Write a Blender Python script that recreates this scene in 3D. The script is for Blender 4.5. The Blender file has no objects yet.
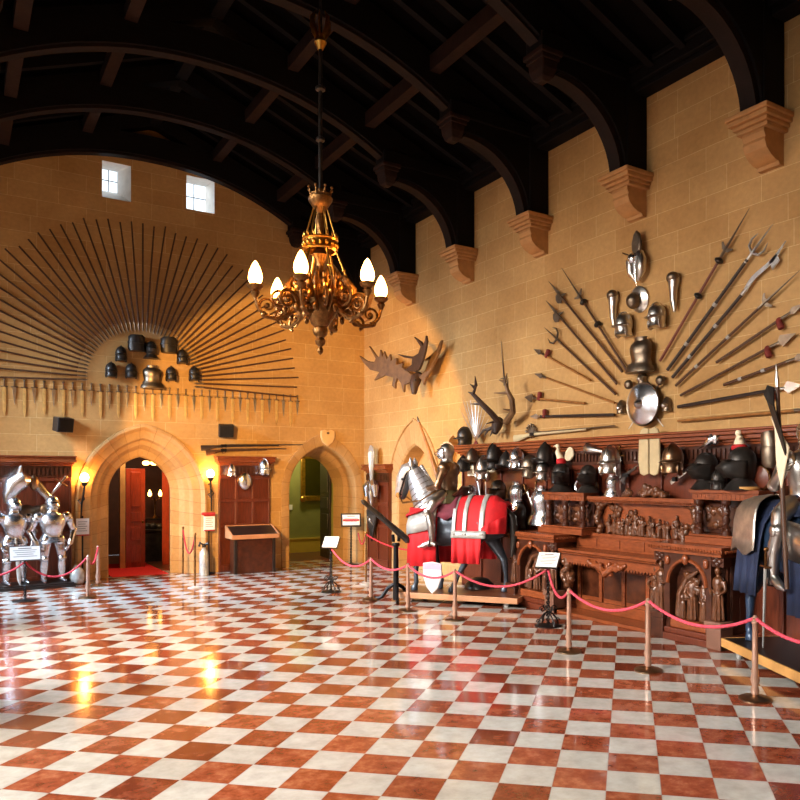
import bpy, math, random
from mathutils import Vector, Matrix
random.seed(7)
PI = math.pi
sc = bpy.context.scene
col = sc.collection
# ------------------------------------------------------------------ camera model (room metres, camera at x=y=0)
CX, CY, FP, AZ, CH = 481.9, 476.27, 775.16, 0.598518, 2.1
S_, C_ = math.sin(AZ), math.cos(AZ)
X0, Y0 = 8.31, 17.3          # planes of the right wall and of the back wall
XL, YB = -1.45, -2.2         # the window wall on the left and the wall behind
XM = 3.43                    # centre line of the hall
def ray(px, py):
    l = (px-CX)/FP; u = (CY-py)/FP
    return Vector((S_+l*C_, C_-l*S_, u))
def fl(px, py, z=0.0):
    d = ray(px, py); t = (z-CH)/d.z
    return Vector((0, 0, CH)) + d*t
def rw(px, py, off=0.0):
    d = ray(px, py); t = (X0-off)/d.x
    return Vector((0, 0, CH)) + d*t
def bw(px, py, off=0.0):
    d = ray(px, py); t = (Y0-off)/d.y
    return Vector((0, 0, CH)) + d*t
# ------------------------------------------------------------------ mesh builder
class MB:
    def __init__(s):
        s.v = []; s.f = []; s.uv = {}
    def add(s, vs, fs, M=None):
        o = len(s.v)
        for p in vs:
            p = Vector(p)
            s.v.append(M @ p if M else p)
        for f in fs: s.f.append([o+i for i in f])
        return o
    def box(s, x0, x1, y0, y1, z0, z1, M=None):
        s.add([(x0,y0,z0),(x1,y0,z0),(x1,y1,z0),(x0,y1,z0),(x0,y0,z1),(x1,y0,z1),(x1,y1,z1),(x0,y1,z1)],
              [(0,3,2,1),(4,5,6,7),(0,1,5,4),(1,2,6,5),(2,3,7,6),(3,0,4,7)], M)
        return s
    def cbox(s, c, d, M=None):
        return s.box(c[0]-d[0]/2, c[0]+d[0]/2, c[1]-d[1]/2, c[1]+d[1]/2, c[2]-d[2]/2, c[2]+d[2]/2, M)
    def loft(s, rings, caps=True, closed=True, M=None):
        n = len(rings[0]); vs = [p for r in rings for p in r]; fs = []
        for i in range(len(rings)-1):
            for j in range(n if closed else n-1):
                k = (j+1) % n
                fs.append((i*n+j, i*n+k, (i+1)*n+k, (i+1)*n+j))
        if caps and closed:
            fs.append(tuple(range(n-1, -1, -1))); fs.append(tuple((len(rings)-1)*n+j for j in range(n)))
        s.add(vs, fs, M); return s
    def tube(s, pts, rad, n=8, M=None, flat=None, caps=True):
        pts = [Vector(p) for p in pts]
        if not isinstance(rad, (list, tuple)): rad = [rad]*len(pts)
        T = []
        for i in range(len(pts)):
            a = pts[max(0, i-1)]; b = pts[min(len(pts)-1, i+1)]
            d = b-a
            T.append(d.normalized() if d.length > 1e-9 else Vector((0,0,1)))
        up = Vector((0,0,1)) if abs(T[0].z) < .9 else Vector((1,0,0))
        nrm = (up - T[0]*up.dot(T[0])).normalized(); rings = []
        for i, p in enumerate(pts):
            nrm = nrm - T[i]*nrm.dot(T[i])
            if nrm.length < 1e-6: nrm = T[i].orthogonal()
            nrm.normalize(); bn = T[i].cross(nrm)
            r = rad[i]; rx, ry = (r if isinstance(r, (list, tuple)) else (r, r))
            rings.append([p + nrm*(math.cos(2*PI*j/n)*rx) + bn*(math.sin(2*PI*j/n)*ry) for j in range(n)])
        return s.loft(rings, caps, True, M)
    def lathe(s, prof, n=16, c=(0,0,0), M=None, sx=1, sy=1):
        rings = [[(c[0]+max(r, 1e-4)*sx*math.cos(2*PI*j/n), c[1]+max(r, 1e-4)*sy*math.sin(2*PI*j/n), c[2]+z) for j in range(n)] for r, z in prof]
        return s.loft(rings, True, True, M)
    def ell(s, c, r, n=12, m=8, M=None, rot=None):
        if not isinstance(r, (list, tuple)): r = (r, r, r)
        c = Vector(c); rings = []
        for i in range(m+1):
            a = -PI/2 + PI*i/m
            ca = max(math.cos(a), .02)
            ring = []
            for j in range(n):
                p = Vector((r[0]*ca*math.cos(2*PI*j/n), r[1]*ca*math.sin(2*PI*j/n), r[2]*math.sin(a)))
                if rot is not None: p = rot @ p
                ring.append(c+p)
            rings.append(ring)
        return s.loft(rings, True, True, M)
    def prism(s, poly, y0, y1, M=None):
        n = len(poly)
        vs = [(x, y0, z) for x, z in poly] + [(x, y1, z) for x, z in poly]
        fs = [tuple(range(n)), tuple(range(2*n-1, n-1, -1))]
        for i in range(n):
            j = (i+1) % n; fs.append((i, i+n, j+n, j))
        s.add(vs, fs, M); return s
def shape(name, mb, mat, smooth=True, ang=40):
    me = bpy.data.meshes.new(name)
    me.from_pydata([tuple(p) for p in mb.v], [], mb.f)
    me.validate()
    bm_fix(me)
    if smooth:
        me.polygons.foreach_set('use_smooth', [True]*len(me.polygons))
        me.set_sharp_from_angle(angle=math.radians(ang))
    if mat: me.materials.append(mat)
    return me
import bmesh
def bm_fix(me):
    b = bmesh.new(); b.from_mesh(me); bmesh.ops.recalc_face_normals(b, faces=b.faces); b.to_mesh(me); b.free()
def build(name, mb, mat, parent=None, loc=None, rz=None, smooth=True, ang=40, bev=0, remesh=0, sm=6, solid=0, sub=0, label=None):
    me = shape(name, mb, mat, smooth and not remesh, ang)
    o = bpy.data.objects.new(name, me); col.objects.link(o)
    if parent: o.parent = parent
    if loc is not None: o.location = loc
    if rz is not None: o.rotation_euler = (0, 0, rz)
    if solid:
        m = o.modifiers.new('s', 'SOLIDIFY'); m.thickness = solid; m.offset = 0
    if bev:
        m = o.modifiers.new('b', 'BEVEL'); m.width = bev; m.segments = 2; m.limit_method = 'ANGLE'; m.angle_limit = math.radians(40)
    if remesh:
        m = o.modifiers.new('r', 'REMESH'); m.mode = 'VOXEL'; m.voxel_size = remesh; m.use_smooth_shade = True
        if sm:
            m = o.modifiers.new('s', 'SMOOTH'); m.iterations = sm; m.factor = .5
    if sub:
        m = o.modifiers.new('u', 'SUBSURF'); m.levels = sub; m.render_levels = sub
    if label: o['label'] = label
    return o
def tag(o, label, cat, group=None, kind=None):
    o['label'] = label; o['category'] = cat
    if group: o['group'] = group
    if kind: o['kind'] = kind
    return o
def thing(name, label, cat, loc=(0,0,0), rz=0, group=None):
    o = bpy.data.objects.new(name, None); col.objects.link(o)
    o.empty_display_size = .1; o.location = loc; o.rotation_euler = (0, 0, rz) if not isinstance(rz, tuple) else rz
    return tag(o, label, cat, group)
def struct(name, mb, mat, **k):
    o = build(name, mb, mat, **k)
    if not k.get('parent'): o['kind'] = 'structure'
    return o
def dup(root, loc, rz=0, label=None, group=None, scale=None):
    r = root.copy(); col.objects.link(r); r.location = loc
    r.rotation_euler = (0, 0, rz) if not isinstance(rz, tuple) else rz
    if scale: r.scale = scale
    if label: r['label'] = label
    if group: r['group'] = group
    for ch in list(root.children):
        c = ch.copy(); col.objects.link(c); c.parent = r
        for g in list(ch.children):
            d = g.copy(); col.objects.link(d); d.parent = c
    return r
RWZ, BWZ = -PI/2, 0.0      # local frame of a wall piece: +X right, -Y out into the hall, +Z up
ORD = ['zeroth','first','second','third','fourth','fifth','sixth','seventh','eighth','ninth','tenth','eleventh','twelfth','thirteenth','fourteenth','fifteenth','sixteenth','seventeenth','eighteenth','nineteenth']
def ordn(n):
    if n < 20: return ORD[n]
    t = {2:'twent',3:'thirt',4:'fort'}[n//10]
    return t+'ieth' if n % 10 == 0 else t+'y-'+ORD[n % 10]
def arc(cx, cz, rx, rz, a0, a1, n):
    return [(cx+rx*math.cos(math.radians(a0+(a1-a0)*i/n)), cz+rz*math.sin(math.radians(a0+(a1-a0)*i/n))) for i in range(n+1)]
def RX(a): return Matrix.Rotation(a, 4, 'X')
def RY(a): return Matrix.Rotation(a, 4, 'Y')
def RZ(a): return Matrix.Rotation(a, 4, 'Z')
def TR(x, y, z): return Matrix.Translation((x, y, z))
# ------------------------------------------------------------------ materials
def lin(c):
    c = c/255
    return c/12.92 if c <= .04045 else ((c+.055)/1.055)**2.4
def rgb(c): return (lin(c[0]), lin(c[1]), lin(c[2]), 1)
class NT:
    def __init__(s, name):
        s.m = bpy.data.materials.new(name); s.m.use_nodes = True
        s.t = s.m.node_tree; s.n = s.t.nodes; s.p = s.n['Principled BSDF']
    def new(s, ty, **k):
        n = s.n.new(ty)
        for a, b in k.items(): setattr(n, a, b)
        return n
    def link(s, a, b): s.t.links.new(a, b)
    def math(s, op, a, b=None):
        n = s.new('ShaderNodeMath', operation=op)
        for i, x in enumerate((a, b)):
            if x is None: continue
            if isinstance(x, (int, float)): n.inputs[i].default_value = x
            else: s.link(x, n.inputs[i])
        return n.outputs[0]
    def mix(s, fac, a, b, blend='MIX'):
        n = s.new('ShaderNodeMix', data_type='RGBA', blend_type=blend)
        for sock, x in ((n.inputs[0], fac), (n.inputs[6], a), (n.inputs[7], b)):
            if isinstance(x, (int, float)): sock.default_value = x
            elif isinstance(x, tuple): sock.default_value = x
            else: s.link(x, sock)
        return n.outputs[2]
    def noise(s, scale, detail=4, vec=None, rough=.55):
        n = s.new('ShaderNodeTexNoise'); n.inputs['Scale'].default_value = scale; n.inputs['Detail'].default_value = detail
        n.inputs['Roughness'].default_value = rough
        if vec: s.link(vec, n.inputs['Vector'])
        return n.outputs['Fac']
    def ramp(s, fac, stops):
        n = s.new('ShaderNodeValToRGB'); s.link(fac, n.inputs[0])
        e = n.color_ramp.elements
        while len(e) < len(stops): e.new(.5)
        for i, (p, c) in enumerate(stops): e[i].position = p; e[i].color = c
        return n.outputs[0]
    def bump(s, h, strength=.3, dist=.02):
        n = s.new('ShaderNodeBump'); n.inputs['Strength'].default_value = strength; n.inputs['Distance'].default_value = dist
        s.link(h, n.inputs['Height']); s.link(n.outputs[0], s.p.inputs['Normal'])
    def obj(s):
        return s.new('ShaderNodeTexCoord').outputs['Object']
def M(name, c, rough=.5, metal=0, var=.25, scale=9, bump=0, stretch=None, spec=.5, bscale=None):
    t = NT(name); vec = t.obj()
    if stretch:
        mp = t.new('ShaderNodeMapping'); mp.inputs['Scale'].default_value = stretch; t.link(vec, mp.inputs[0]); vec = mp.outputs[0]
    f = t.noise(scale, 5, vec)
    a = rgb(c); b = tuple([x*(1-var) for x in a[:3]]+[1]); d = tuple([min(1, x*(1+var)) for x in a[:3]]+[1])
    t.link(t.ramp(f, [(.3, b), (.7, d)]), t.p.inputs['Base Color'])
    t.p.inputs['Roughness'].default_value = rough; t.p.inputs['Metallic'].default_value = metal
    t.p.inputs['Specular IOR Level'].default_value = spec
    if bump: t.bump(t.noise(bscale or scale*3, 4, vec), bump, .01)
    return t.m
def EM(name, c, s):
    t = NT(name); t.p.inputs['Base Color'].default_value = rgb(c)
    t.p.inputs['Emission Color'].default_value = rgb(c); t.p.inputs['Emission Strength'].default_value = s
    return t.m
def ashlar(name, axis, c1, c2, cm, w=.86, h=.325, uv=False):
    t = NT(name)
    sp = t.new('ShaderNodeSeparateXYZ'); cb = t.new('ShaderNodeCombineXYZ')
    if uv: vec = t.new('ShaderNodeTexCoord').outputs['UV']
    else:
        t.link(t.obj(), sp.inputs[0])
        t.link(sp.outputs[axis], cb.inputs[0]); t.link(sp.outputs['Z'], cb.inputs[1]); vec = cb.outputs[0]
    wob = t.noise(1.3, 2, vec)
    w2 = t.new('ShaderNodeVectorMath', operation='ADD'); sc_ = t.new('ShaderNodeVectorMath', operation='SCALE')
    cw = t.new('ShaderNodeCombineXYZ'); t.link(wob, cw.inputs[0]); t.link(wob, cw.inputs[1])
    t.link(cw.outputs[0], sc_.inputs[0]); sc_.inputs['Scale'].default_value = .02
    t.link(vec, w2.inputs[0]); t.link(sc_.outputs[0], w2.inputs[1])
    br = t.new('ShaderNodeTexBrick'); t.link(w2.outputs[0], br.inputs['Vector'])
    br.inputs['Scale'].default_value = 1; br.inputs['Brick Width'].default_value = w; br.inputs['Row Height'].default_value = h
    br.inputs['Mortar Size'].default_value = .006; br.inputs['Mortar Smooth'].default_value = .6; br.inputs['Bias'].default_value = 0
    br.offset = .43; br.squash = .72; br.squash_frequency = 3
    br.inputs['Color1'].default_value = rgb(c1); br.inputs['Color2'].default_value = rgb(c2); br.inputs['Mortar'].default_value = rgb(cm)
    n1 = t.noise(.9, 3, vec); n2 = t.noise(14, 5, vec)
    c = t.mix(.65, br.outputs['Color'], t.ramp(n1, [(.3, (.62,.55,.46,1)), (.75, (1,1,1,1))]), 'MULTIPLY')
    c = t.mix(.45, c, t.ramp(n2, [(.25, (.62,.58,.55,1)), (.7, (1,1,1,1))]), 'MULTIPLY')
    t.link(c, t.p.inputs['Base Color'])
    t.p.inputs['Roughness'].default_value = .62; t.p.inputs['Specular IOR Level'].default_value = .35
    hgt = t.math('ADD', t.math('MULTIPLY', br.outputs['Fac'], -.6), t.math('MULTIPLY', n2, .35))
    t.bump(hgt, .45, .012)
    return t.m
def marble_floor():
    t = NT('marble_floor'); vec = t.obj()
    mp = t.new('ShaderNodeMapping'); mp.inputs['Rotation'].default_value = (0, 0, PI/4)
    t.link(vec, mp.inputs[0])
    sp = t.new('ShaderNodeSeparateXYZ'); t.link(mp.outputs[0], sp.inputs[0])
    TS = .3625
    # rotated frame: X' = (x-y)/sqrt2 = v, Y' = (x+y)/sqrt2 = u
    U = t.math('DIVIDE', t.math('SUBTRACT', sp.outputs[0], -1.235), TS)
    V = t.math('DIVIDE', t.math('SUBTRACT', sp.outputs[1], 5.602), TS)
    fu, fv = t.math('FLOOR', U), t.math('FLOOR', V)
    par = t.math('MODULO', t.math('ABSOLUTE', t.math('ADD', fu, fv)), 2)
    cell = t.new('ShaderNodeCombineXYZ'); t.link(fu, cell.inputs[0]); t.link(fv, cell.inputs[1])
    wn = t.new('ShaderNodeTexWhiteNoise', noise_dimensions='2D'); t.link(cell.outputs[0], wn.inputs['Vector'])
    # the veining turns a new way in every slab
    off = t.new('ShaderNodeVectorMath', operation='MULTIPLY_ADD'); t.link(wn.outputs['Color'], off.inputs[0]); off.inputs[1].default_value = (9, 9, 9); t.link(vec, off.inputs[2])
    n1 = t.noise(7, 7, off.outputs[0], .65); n2 = t.noise(38, 4, off.outputs[0], .7)
    red = t.ramp(n1, [(.28, rgb((104,44,26))), (.5, rgb((138,68,44))), (.72, rgb((168,104,74)))])
    red = t.mix(.4, red, t.ramp(n2, [(.32, (.5,.42,.4,1)), (.62, (1,1,1,1))]), 'MULTIPLY')
    red = t.mix(1, red, t.ramp(wn.outputs['Value'], [(0, (.62,.55,.55,1)), (.5, (.95,.92,.9,1)), (1, (1.15,1.2,1.25,1))]), 'MULTIPLY')
    wh = t.ramp(n1, [(.25, rgb((160,156,148))), (.55, rgb((182,179,172))), (.8, rgb((194,192,187)))])
    wh = t.mix(1, wh, t.ramp(wn.outputs['Value'], [(0, (.88,.87,.84,1)), (1, (1,1,1,1))]), 'MULTIPLY')
    c = t.mix(par, wh, red)
    eu = t.math('ABSOLUTE', t.math('SUBTRACT', t.math('FRACT', U), .5)); ev = t.math('ABSOLUTE', t.math('SUBTRACT', t.math('FRACT', V), .5))
    edge = t.math('GREATER_THAN', t.math('MAXIMUM', eu, ev), .4935)
    c = t.mix(t.math('MULTIPLY', edge, .7), c, rgb((92,58,42)))
    t.link(c, t.p.inputs['Base Color'])
    n3 = t.noise(2.2, 4, vec)
    r = t.math('ADD', .075, t.math('MULTIPLY', n3, .07)); r = t.math('ADD', r, t.math('MULTIPLY', edge, .2))
    t.link(r, t.p.inputs['Roughness']); t.p.inputs['IOR'].default_value = 1.55
    t.p.inputs['Specular IOR Level'].default_value = .55
    t.bump(t.math('ADD', t.math('MULTIPLY', edge, -.8), t.math('MULTIPLY', t.noise(5, 2, vec), .6)), .05, .004)
    return t.m
STONE1, STONE2, MORT = (208,166,106), (200,155,94), (230,196,138)
m_stone_r = ashlar('sandstone_right', 'Y', STONE1, STONE2, MORT)
m_stone_b = ashlar('sandstone_back', 'X', STONE1, STONE2, MORT)
m_arch = ashlar('dressed_stone', 'X', (205,166,112), (186,144,90), (160,118,70), w=.36, h=2.0, uv=True)
m_corbel = M('corbel_stone', (176,128,76), .7, 0, .18, 6, .25)
m_floor = marble_floor()
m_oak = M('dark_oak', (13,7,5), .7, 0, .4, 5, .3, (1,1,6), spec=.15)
m_oak_lit = M('lit_oak_strut', (38,21,13), .7, 0, .35, 6, .3, spec=.2)  # lit copy of the oak: light on purlins and pendants put into the colour
m_oak_mid = M('oak_moulding', (26,14,9), .7, 0, .35, 6, .3, spec=.2)  # tone between the dark oak and its lit copy
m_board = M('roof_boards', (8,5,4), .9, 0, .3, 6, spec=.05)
m_wood = M('panel_wood', (94,42,24), .3, 0, .3, 4, .08, (9,9,1.2))
m_wood_d = M('carved_wood', (66,33,19), .3, 0, .4, 9, .2)
m_wood_o = M('waxed_wood', (126,64,34), .26, 0, .25, 4, .06, (2,8,8))
m_wood_g = M('gilded_carving', (92,54,32), .28, .1, .5, 16, .25)
m_black_wood = M('black_wood', (28,19,15), .4, 0, .3, 5)
m_steel = M('polished_steel', (198,194,188), .3, 1, .2, 6, .05, bscale=24)
m_dag = M('gold_lit_blade', (226,190,118), .38, .6, .15, 10)  # warm light on the long steel blades put into the colour
m_steel_b = M('bright_steel', (222,226,232), .25, 1, .1, 6, .03, bscale=20)
m_steel_d = M('dark_steel', (128,114,98), .42, 1, .3, 7, .06, bscale=24)
m_silver = M('silvered_plate', (186,186,190), .34, .8, .25, 12, .1)
m_black = M('blackened_steel', (52,47,43), .4, .55, .45, 9, .1)
m_iron = M('wrought_iron', (26,24,24), .42, .6, .3, 12)
m_brass = M('aged_brass', (134,96,56), .38, 1, .5, 22, .3)
m_gold = M('gilt', (214,160,72), .28, 1, .25, 14, .1)
m_bronze = M('bronzed_plate', (140,112,86), .36, 1, .25, 8)
m_red = M('red_cloth', (196,14,24), .75, 0, .22, 6, .2)
m_carpet = M('red_carpet', (200,20,18), .95, 0, .15, 60, .3)
m_purple = M('purple_cloth', (104,32,48), .8, 0, .25, 10)
m_navy = M('navy_cloth', (18,30,58), .75, 0, .3, 6, .2)
m_rope = M('rose_rope', (206,66,84), .7, 0, .22, 60, .5)
m_rope_d = M('crimson_rope', (176,28,44), .7, 0, .22, 60, .4)
m_shaft = M('ash_shaft', (78,48,28), .5, 0, .35, 6, 0, (8,8,1))
m_shaft_b = M('bamboo_shaft', (150,98,44), .5, 0, .3, 8)
m_shaft_d = M('dark_shaft', (44,30,24), .5, 0, .3, 6)
m_horn = M('antler_bone', (104,74,44), .6, 0, .35, 8, .3)
m_horn_d = M('dark_antler', (58,38,26), .6, 0, .35, 8, .3)
m_white = M('white_paper', (240,238,232), .5, 0, .03, 4)
m_ink = M('printed_grey', (120,110,108), .6, 0, .1, 20)
m_redink = M('printed_red', (176,40,44), .6, 0, .1, 20)
m_cream = M('ivory_feather', (232,214,180), .7, 0, .15, 14)
m_grey = M('pale_grey_metal', (186,186,182), .32, .4, .15, 10)
m_hide = M('parchment_plate', (186,166,126), .55, 0, .15, 5, .1)
m_horse_b = M('dapple_black_coat', (84,94,106), .28, .5, .35, 5)
m_green = M('green_wall', (134,134,66), .8, 0, .12, 3)
m_stone_cn = M('pedestal_block', (112,74,56), .5, 0, .15, 5)
m_yellow = M('ochre_plank', (190,138,76), .5, 0, .2, 4)
m_tassel = M('crimson_tassel', (112,34,24), .8, 0, .2, 20)
m_plank = M('oiled_plank', (92,50,30), .32, 0, .3, 4, .05, (8,1,1))
m_plank_l = M('beech_edge', (176,124,86), .45, 0, .15, 4)
# ================================================================== THE SETTING
def roof_z(x): return 7.80 + .40*(X0-XM-abs(x-XM))
def arch_pts(c, w, spring, apex, n=12, base=0.0):
    """outline of a two-centred pointed arch, from the left foot over the apex to the right foot"""
    r = apex-spring; R = (w*w+r*r)/(2*w); a1 = math.acos(max(-1, min(1, (R-w)/R)))
    out = [(c-w, base)]
    out += [(c-w+R - R*math.cos(a1*i/n), spring + R*math.sin(a1*i/n)) for i in range(n+1)]
    out += [(c+w-R + R*math.cos(a1*(n-i)/n), spring + R*math.sin(a1*(n-i)/n)) for i in range(1, n+1)]
    out += [(c+w, base)]
    return out
def wall_strips(mb, a0, a1, top, holes, put):
    """front face of a wall as vertical strips; holes: list of outlines (left to right, single valued) with a floor level"""
    xs = {a0, a1}
    for h in holes:
        for p in h['top']: xs.add(round(p[0], 5))
    for i in range(1, 12): xs.add(a0+(a1-a0)*i/12)
    if a0 < XM < a1: xs.add(XM)
    xs = sorted(xs)
    def zt(h, x, side):
        t = h['top']
        for k in range(len(t)-1):
            (xa, za), (xb, zb) = t[k], t[k+1]
            if xb-xa < 1e-4: continue
            if xa-1e-5 <= x <= xb+1e-5: return za+(zb-za)*(x-xa)/(xb-xa)
        return None
    for xa, xb in zip(xs, xs[1:]):
        if xb-xa < 1e-5: continue
        m = (xa+xb)/2
        spans = []
        for h in holes:
            if h['top'][0][0]-1e-6 < m < h['top'][-1][0]+1e-6:
                spans.append((h.get('bot', 0), zt(h, xa+1e-6, 1), zt(h, xb-1e-6, -1)))
        spans.sort()
        lo = 0.0; la = lb = lo
        for b, ta, tb in spans:
            if b > max(la, lb)+1e-4: mb.add([put(xa, la), put(xb, lb), put(xb, b), put(xa, b)], [(0,1,2,3)])
            la, lb = ta, tb
        mb.add([put(xa, la), put(xb, lb), put(xb, top(xb)), put(xa, top(xa))], [(0,1,2,3)])
def arch_ring(name, prof, mat, put, parent=None, n=12):
    """prof: list of (half width, spring, apex, depth) loops of a moulded arch, with block joints along it"""
    me = bpy.data.meshes.new(name); vs = []; fs = []; uvs = []
    loops = []
    for c, w, s, a, d in prof:
        pts = arch_pts(c, w, s, a, n); loops.append(pts)
    L = [0]
    mid = loops[len(loops)//2]
    for p, q in zip(mid, mid[1:]): L.append(L[-1]+math.dist(p, q))
    N = len(mid); V = 0; vv = [0]
    for i in range(1, len(prof)): vv.append(vv[-1] + math.hypot(prof[i][1]-prof[i-1][1], prof[i][4]-prof[i-1][4]))
    for i, lp in enumerate(loops):
        for x, z in lp: vs.append(put(x, z, prof[i][4]))
    for i in range(len(loops)-1):
        for j in range(N-1):
            fs.append((i*N+j, i*N+j+1, (i+1)*N+j+1, (i+1)*N+j)); uvs += [(L[j], vv[i]), (L[j+1], vv[i]), (L[j+1], vv[i+1]), (L[j], vv[i+1])]
    me.from_pydata([tuple(v) for v in vs], [], fs)
    ul = me.uv_layers.new(name='UVMap')
    for k, u in enumerate(uvs): ul.data[k].uv = u
    me.polygons.foreach_set('use_smooth', [True]*len(me.polygons)); me.set_sharp_from_angle(angle=math.radians(32))
    me.materials.append(mat)
    o = bpy.data.objects.new(name, me); col.objects.link(o)
    if parent: o.parent = parent
    return o
# ---- floor
f = MB(); f.add([(XL-.3, YB, 0), (X0+.6, YB, 0), (X0+.6, Y0+1.15, 0), (XL-.3, Y0+1.15, 0)], [(0,1,2,3)])
struct('floor', f, m_floor, smooth=False)
# ---- back wall: two pointed doorways below, two small windows up in the gable
A1 = dict(c=3.28, w=1.29, s=1.62, a=3.20)
A2 = dict(c=7.25, w=1.03, s=1.75, a=3.12)
WB1 = (2.49, 3.03, 7.76, 8.50); WB2 = (4.13, 4.72, 7.84, 8.56)
hol = [{'top': arch_pts(A1['c'], A1['w'], A1['s'], A1['a'])}, {'top': arch_pts(A2['c'], A2['w'], A2['s'], A2['a'])},
       {'top': [(WB1[0], WB1[3]), (WB1[1], WB1[3])], 'bot': WB1[2]}, {'top': [(WB2[0], WB2[3]), (WB2[1], WB2[3])], 'bot': WB2[2]}]

b = MB(); wall_strips(b, XL, X0+.02, lambda x: roof_z(x)+.25, hol, lambda x, z: (x, Y0, z))
struct('wall_back', b, m_stone_b, smooth=False)
putb = lambda x, z, d: (x, Y0+d, z)
c = A1['c']
o = arch_ring('doorway_arch', [(c,1.29,1.62,3.20,0), (c,1.275,1.62,3.185,-.05), (c,1.23,1.62,3.13,-.06), (c,1.19,1.62,3.09,-.03), (c,1.16,1.62,3.06,.02),
    (c,1.0,1.65,2.90,.05), (c,.97,1.65,2.87,.10), (c,.95,1.66,2.86,.16), (c,.86,1.68,2.77,.20), (c,.80,1.69,2.71,.30), (c,.77,1.70,2.68,.34), (c,.64,1.74,2.54,.38), (c,.61,1.75,2.51,.42), (c,.62,1.75,2.51,.5), (c,.74,1.78,2.60,.95)], m_arch, putb)
o['kind'] = 'structure'; o.name = 'trim_1'
c = A2['c']
o = arch_ring('doorway_arch', [(c,1.03,1.75,3.12,0), (c,1.02,1.75,3.11,-.012), (c,.86,1.78,2.86,-.012), (c,.84,1.78,2.83,.0), (c,.82,1.78,2.80,.05), (c,.82,1.78,2.80,.42), (c,.79,1.8,2.76,.46), (c,.74,1.8,2.70,.52), (c,.72,1.8,2.62,.75), (c,.70,1.8,2.60,1.1)], m_arch, putb)
o['kind'] = 'structure'; o.name = 'trim_2'
# splayed reveals of the two gable windows
m_reveal = M('lit_white_reveal', (226,224,218), .8, 0, .1, 6)  # daylight falling on the splays put into a white base colour
m_lead = M('window_bar', (90,90,92), .5, .5, .1, 6)
for k, (W, pane) in enumerate(((WB1, (2.50, 2.84, 8.04, 8.48)), (WB2, (4.14, 4.64, 7.96, 8.55)))):
    b = MB(); r0 = [(W[0],Y0,W[2]), (W[1],Y0,W[2]), (W[1],Y0,W[3]), (W[0],Y0,W[3])]; r1 = [(pane[0],Y0+.45,pane[2]), (pane[1],Y0+.45,pane[2]), (pane[1],Y0+.45,pane[3]), (pane[0],Y0+.45,pane[3])]
    b.loft([r0, r1], caps=False)
    w = struct('window_%d' % (k+1), b, m_reveal, smooth=False)
    g = MB(); g.box((pane[0]+pane[1])/2-.008, (pane[0]+pane[1])/2+.008, Y0+.43, Y0+.45, pane[2], pane[3]); g.box(pane[0], pane[1], Y0+.43, Y0+.45, (pane[2]+pane[3])/2-.006, (pane[2]+pane[3])/2+.006)
    build('glazing_bar', g, m_lead, parent=w, smooth=False)
# ---- right wall: a blind pointed arch behind the horseman and a little niche
A3 = dict(c=14.84, w=1.17, s=1.75, a=3.38)
hr = [{'top': arch_pts(A3['c'], A3['w'], A3['s'], A3['a'])}, {'top': arch_pts(13.22, .36, 2.35, 2.93, 6, 2.0), 'bot': 2.0}]
b = MB(); wall_strips(b, YB, Y0+.02, lambda x: 8.05, hr, lambda y, z: (X0, y, z))
struct('wall_right', b, m_stone_r, smooth=False)
putr = lambda y, z, d: (X0+d, y, z)
c = A3['c']
o = arch_ring('recess_arch', [(c,1.17,1.75,3.38,0), (c,1.165,1.75,3.37,-.035), (c,1.12,1.75,3.32,-.035), (c,1.11,1.75,3.31,0), (c,.80,1.8,2.82,.02), (c,.77,1.8,2.78,.06), (c,.75,1.8,2.76,.45)], m_arch, putr)
o['kind'] = 'structure'; o.name = 'trim_3'
b = MB(); b.box(X0+.44, X0+.5, 13.5, 16.2, 0, 3.2); struct('wall_recess', b, m_stone_r, smooth=False)
pts = arch_pts(13.22, .36, 2.35, 2.93, 6, 2.0)
b = MB(); b.loft([[(X0, y, z) for y, z in pts], [(X0+.28, y, z) for y, z in pts]], caps=False); b.add([(X0+.28, y, z) for y, z in pts], [tuple(range(len(pts)))])
struct('wall_niche', b, m_stone_r, smooth=False)
# ---- wall with the tall windows (left of the camera) and the wall behind
WINY = [(0.2, 2.6), (4.6, 7.2), (9.3, 11.9), (13.9, 16.3)]
b = MB(); hw = [{'top': [(a, 5.9), (q, 5.9)], 'bot': .9} for a, q in WINY]
wall_strips(b, YB, Y0+.02, lambda x: 8.05, hw, lambda y, z: (XL, y, z))
for a, q in WINY:
    b.loft([[(XL, a, .9), (XL, q, .9), (XL, q, 5.9), (XL, a, 5.9)], [(XL-.7, a+.1, 1.0), (XL-.7, q-.1, 1.0), (XL-.7, q-.1, 5.8), (XL-.7, a+.1, 5.8)]], caps=False)
struct('wall_left', b, m_stone_r, smooth=False)
for k, (a, q) in enumerate(WINY):
    g = MB(); x = XL-.66
    for i in range(1, 4): g.box(x-.05, x+.05, a+(q-a)*i/4-.06, a+(q-a)*i/4+.06, 1.0, 5.8)
    for z in (2.6, 4.2): g.box(x-.04, x+.04, a+.1, q-.1, z-.05, z+.05)
    struct('window_%d' % (k+3), g, m_corbel, smooth=False)
b = MB(); b.box(XL-.3, X0+.3, YB-.2, YB, 0, 10); struct('wall_front', b, m_stone_b, smooth=False)
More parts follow.
